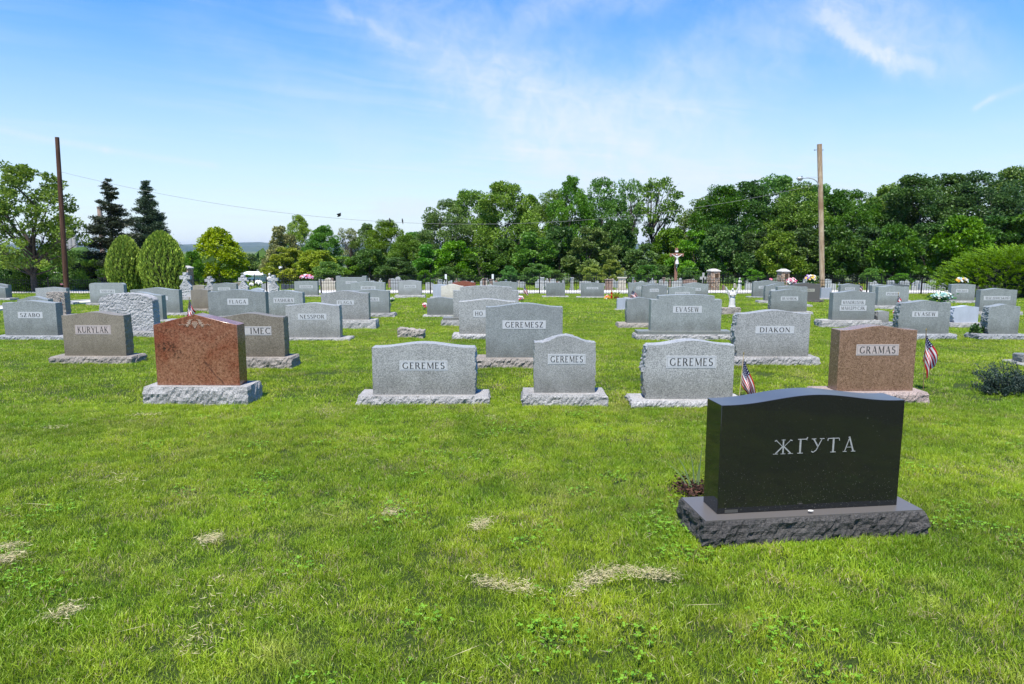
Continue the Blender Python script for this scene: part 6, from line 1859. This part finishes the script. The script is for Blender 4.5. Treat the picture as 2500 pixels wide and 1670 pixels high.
def silos():
    Y = 520; zb = gz(Y) - 2
    t = thing('grain_silos', 'cluster of tall grey concrete silos beyond the valley behind the dark pole', 'silo', (xat(160, 600, Y), Y, zb), 0, 'industrial works in the valley')
    X = xat(160, 600, Y)
    for (a, b, yt) in ((137, 147, 560), (146, 156, 566), (156, 166, 569), (165, 175, 570.5), (174, 186.5, 573)):
        x0, x1 = xat(a, 600, Y) - X, xat(b, 600, Y) - X
        m = MB(); r_ = (x1 - x0) / 2 * 1.02; zt = zat(yt, Y) - zb
        m.tube([((x0 + x1) / 2, r_, 0), ((x0 + x1) / 2, r_, zt)], [r_, r_], 18); s_ = m.build('silo', CONCS, t, smooth=50)
    m = MB(); a, b = xat(138, 560, Y) - X, xat(146, 560, Y) - X; m.box(a, b, 1, 4, zat(562, Y) - zb, zat(555, Y) - zb); m.build('headhouse', CONCS, t)
    Y = 470; zb = gz(Y) - 2
    t = thing('chimney', 'tall tapering brownish chimney seen through the ragged conifer', 'chimney', (xat(247, 560, Y), Y, zb), 0, 'industrial works in the valley')
    X = xat(247, 560, Y)
    m = MB(); m.tube([(0, 0, 0), (0, 0, zat(506, Y) - zb)], [xat(254.5, 560, Y) - X, xat(252.3, 560, Y) - X], 20); m.build('stack', flat('chimney_brick', (.36, .25, .19), .85), t, smooth=50)
    m = MB(); m.tube([(0, 0, zat(509, Y) - zb), (0, 0, zat(506, Y) - zb + .4)], [xat(252.9, 560, Y) - X] * 2, 20); m.build('rim', flat('chimney_rim', (.20, .14, .11), .85), t, smooth=50)
silos()
# wooded valley floor: crowns too many to count
wf = Mat('valley_canopy')
wp = wf.pos()
c = wf.mix(wf.rng(wf.noise(.012, 4, .6, wp), .38, .62), (.030, .075, .018), (.085, .135, .030))
c = wf.hsv(c, v=wf.rng(wf.noise(.35, 4, .7, wp), .3, .7, .6, 1.35))
CANOPY = wf.pbr(c, .9, None, .15)
def woodland():
    r = np.random.default_rng(91)
    m = MB(); m.ball((0, 0, 0), 1.0, (1, 1, .9), 9, 6)
    base = np.array(m.v); tri = []
    for f in m.f:
        tri += [f] if len(f) == 4 else [(f[0], f[1], f[2], f[2])]
    quads = np.array([f if len(set(f)) == 4 else f for f in tri])
    V = []
    n = 7000
    for i in range(n):
        Y = 150 * (3400 / 150) ** (r.random() ** .8)
        px = -500 + 1500 * r.random()
        if Y < 330 and px > 760: continue
        X = (px - 1250) / F * Y * 1.01
        if mnoise.noise(Vector((X * .004, Y * .003, 1))) < -.28 and Y > 300: continue
        s = (3.0 + 3.5 * r.random()) * (1 + Y / 2600)
        nn = 1 + .28 * r.normal(size=(len(base), 1))
        b = base * nn * np.array([s, s, s * .95]) + np.array([X, Y, gz(Y) + s * .55])
        V.append(b[quads].reshape(-1, 3))
    me = np_mesh('distant_woodland', np.concatenate(V), 4, [CANOPY])
    tag(link(bpy.data.objects.new('distant_woodland', me)), 'mass of treetops filling the distant valley', 'woodland', kind='stuff')
woodland()
# low ridges on the horizon
hm = Mat('far_hills')
HILL = hm.pbr(hm.mix(hm.rng(hm.noise(.0016, 5, .6, hm.pos()), .4, .6), (.025, .055, .045), (.055, .085, .06)), .95, None, .1)
def ridge(Y, base_px, amp_px, seed, x0, x1):
    vs, fs = [], []
    n = 160
    for i in range(n + 1):
        px = x0 + (x1 - x0) * i / n
        X = (px - 1250) / F * Y
        h = mnoise.noise(Vector((px * .0045, seed, 0))) + .4 * mnoise.noise(Vector((px * .015, seed, 3)))
        bump_ = 5.5 * math.exp(-((px - 628) / 45) ** 2) if seed == 1 else 0
        z = zat(base_px - amp_px * h - bump_, Y)
        vs += [(X, Y - 900, -60), (X, Y, z), (X, Y + 900, -60)]
    for i in range(n):
        a = i * 3
        fs += [(a, a + 3, a + 4, a + 1), (a + 1, a + 4, a + 5, a + 2)]
    m = MB(); m.add(vs, fs)
    tag(m.build('hills', HILL, smooth=60), kind='structure')
ridge(9500, 596.5, 3.5, 1, -2500, 5000)
ridge(6500, 601, 2.5, 2, -2500, 5000)
build_grass()
# ---------------------------------------------------------------- the air
hz = Mat('haze_air')
pv = hz.n('ShaderNodeVolumePrincipled', {'Color': (.78, .87, 1.0), 'Density': .00004, 'Anisotropy': .2})
hz.t.links.new(pv.outputs[0], hz.out.inputs['Volume'])
m = MB(); m.box(-16200, 16200, -100, 20400, -63, 140)
tag(m.build('haze', hz.m), 'thin bluish air over the valley', 'haze', kind='stuff')
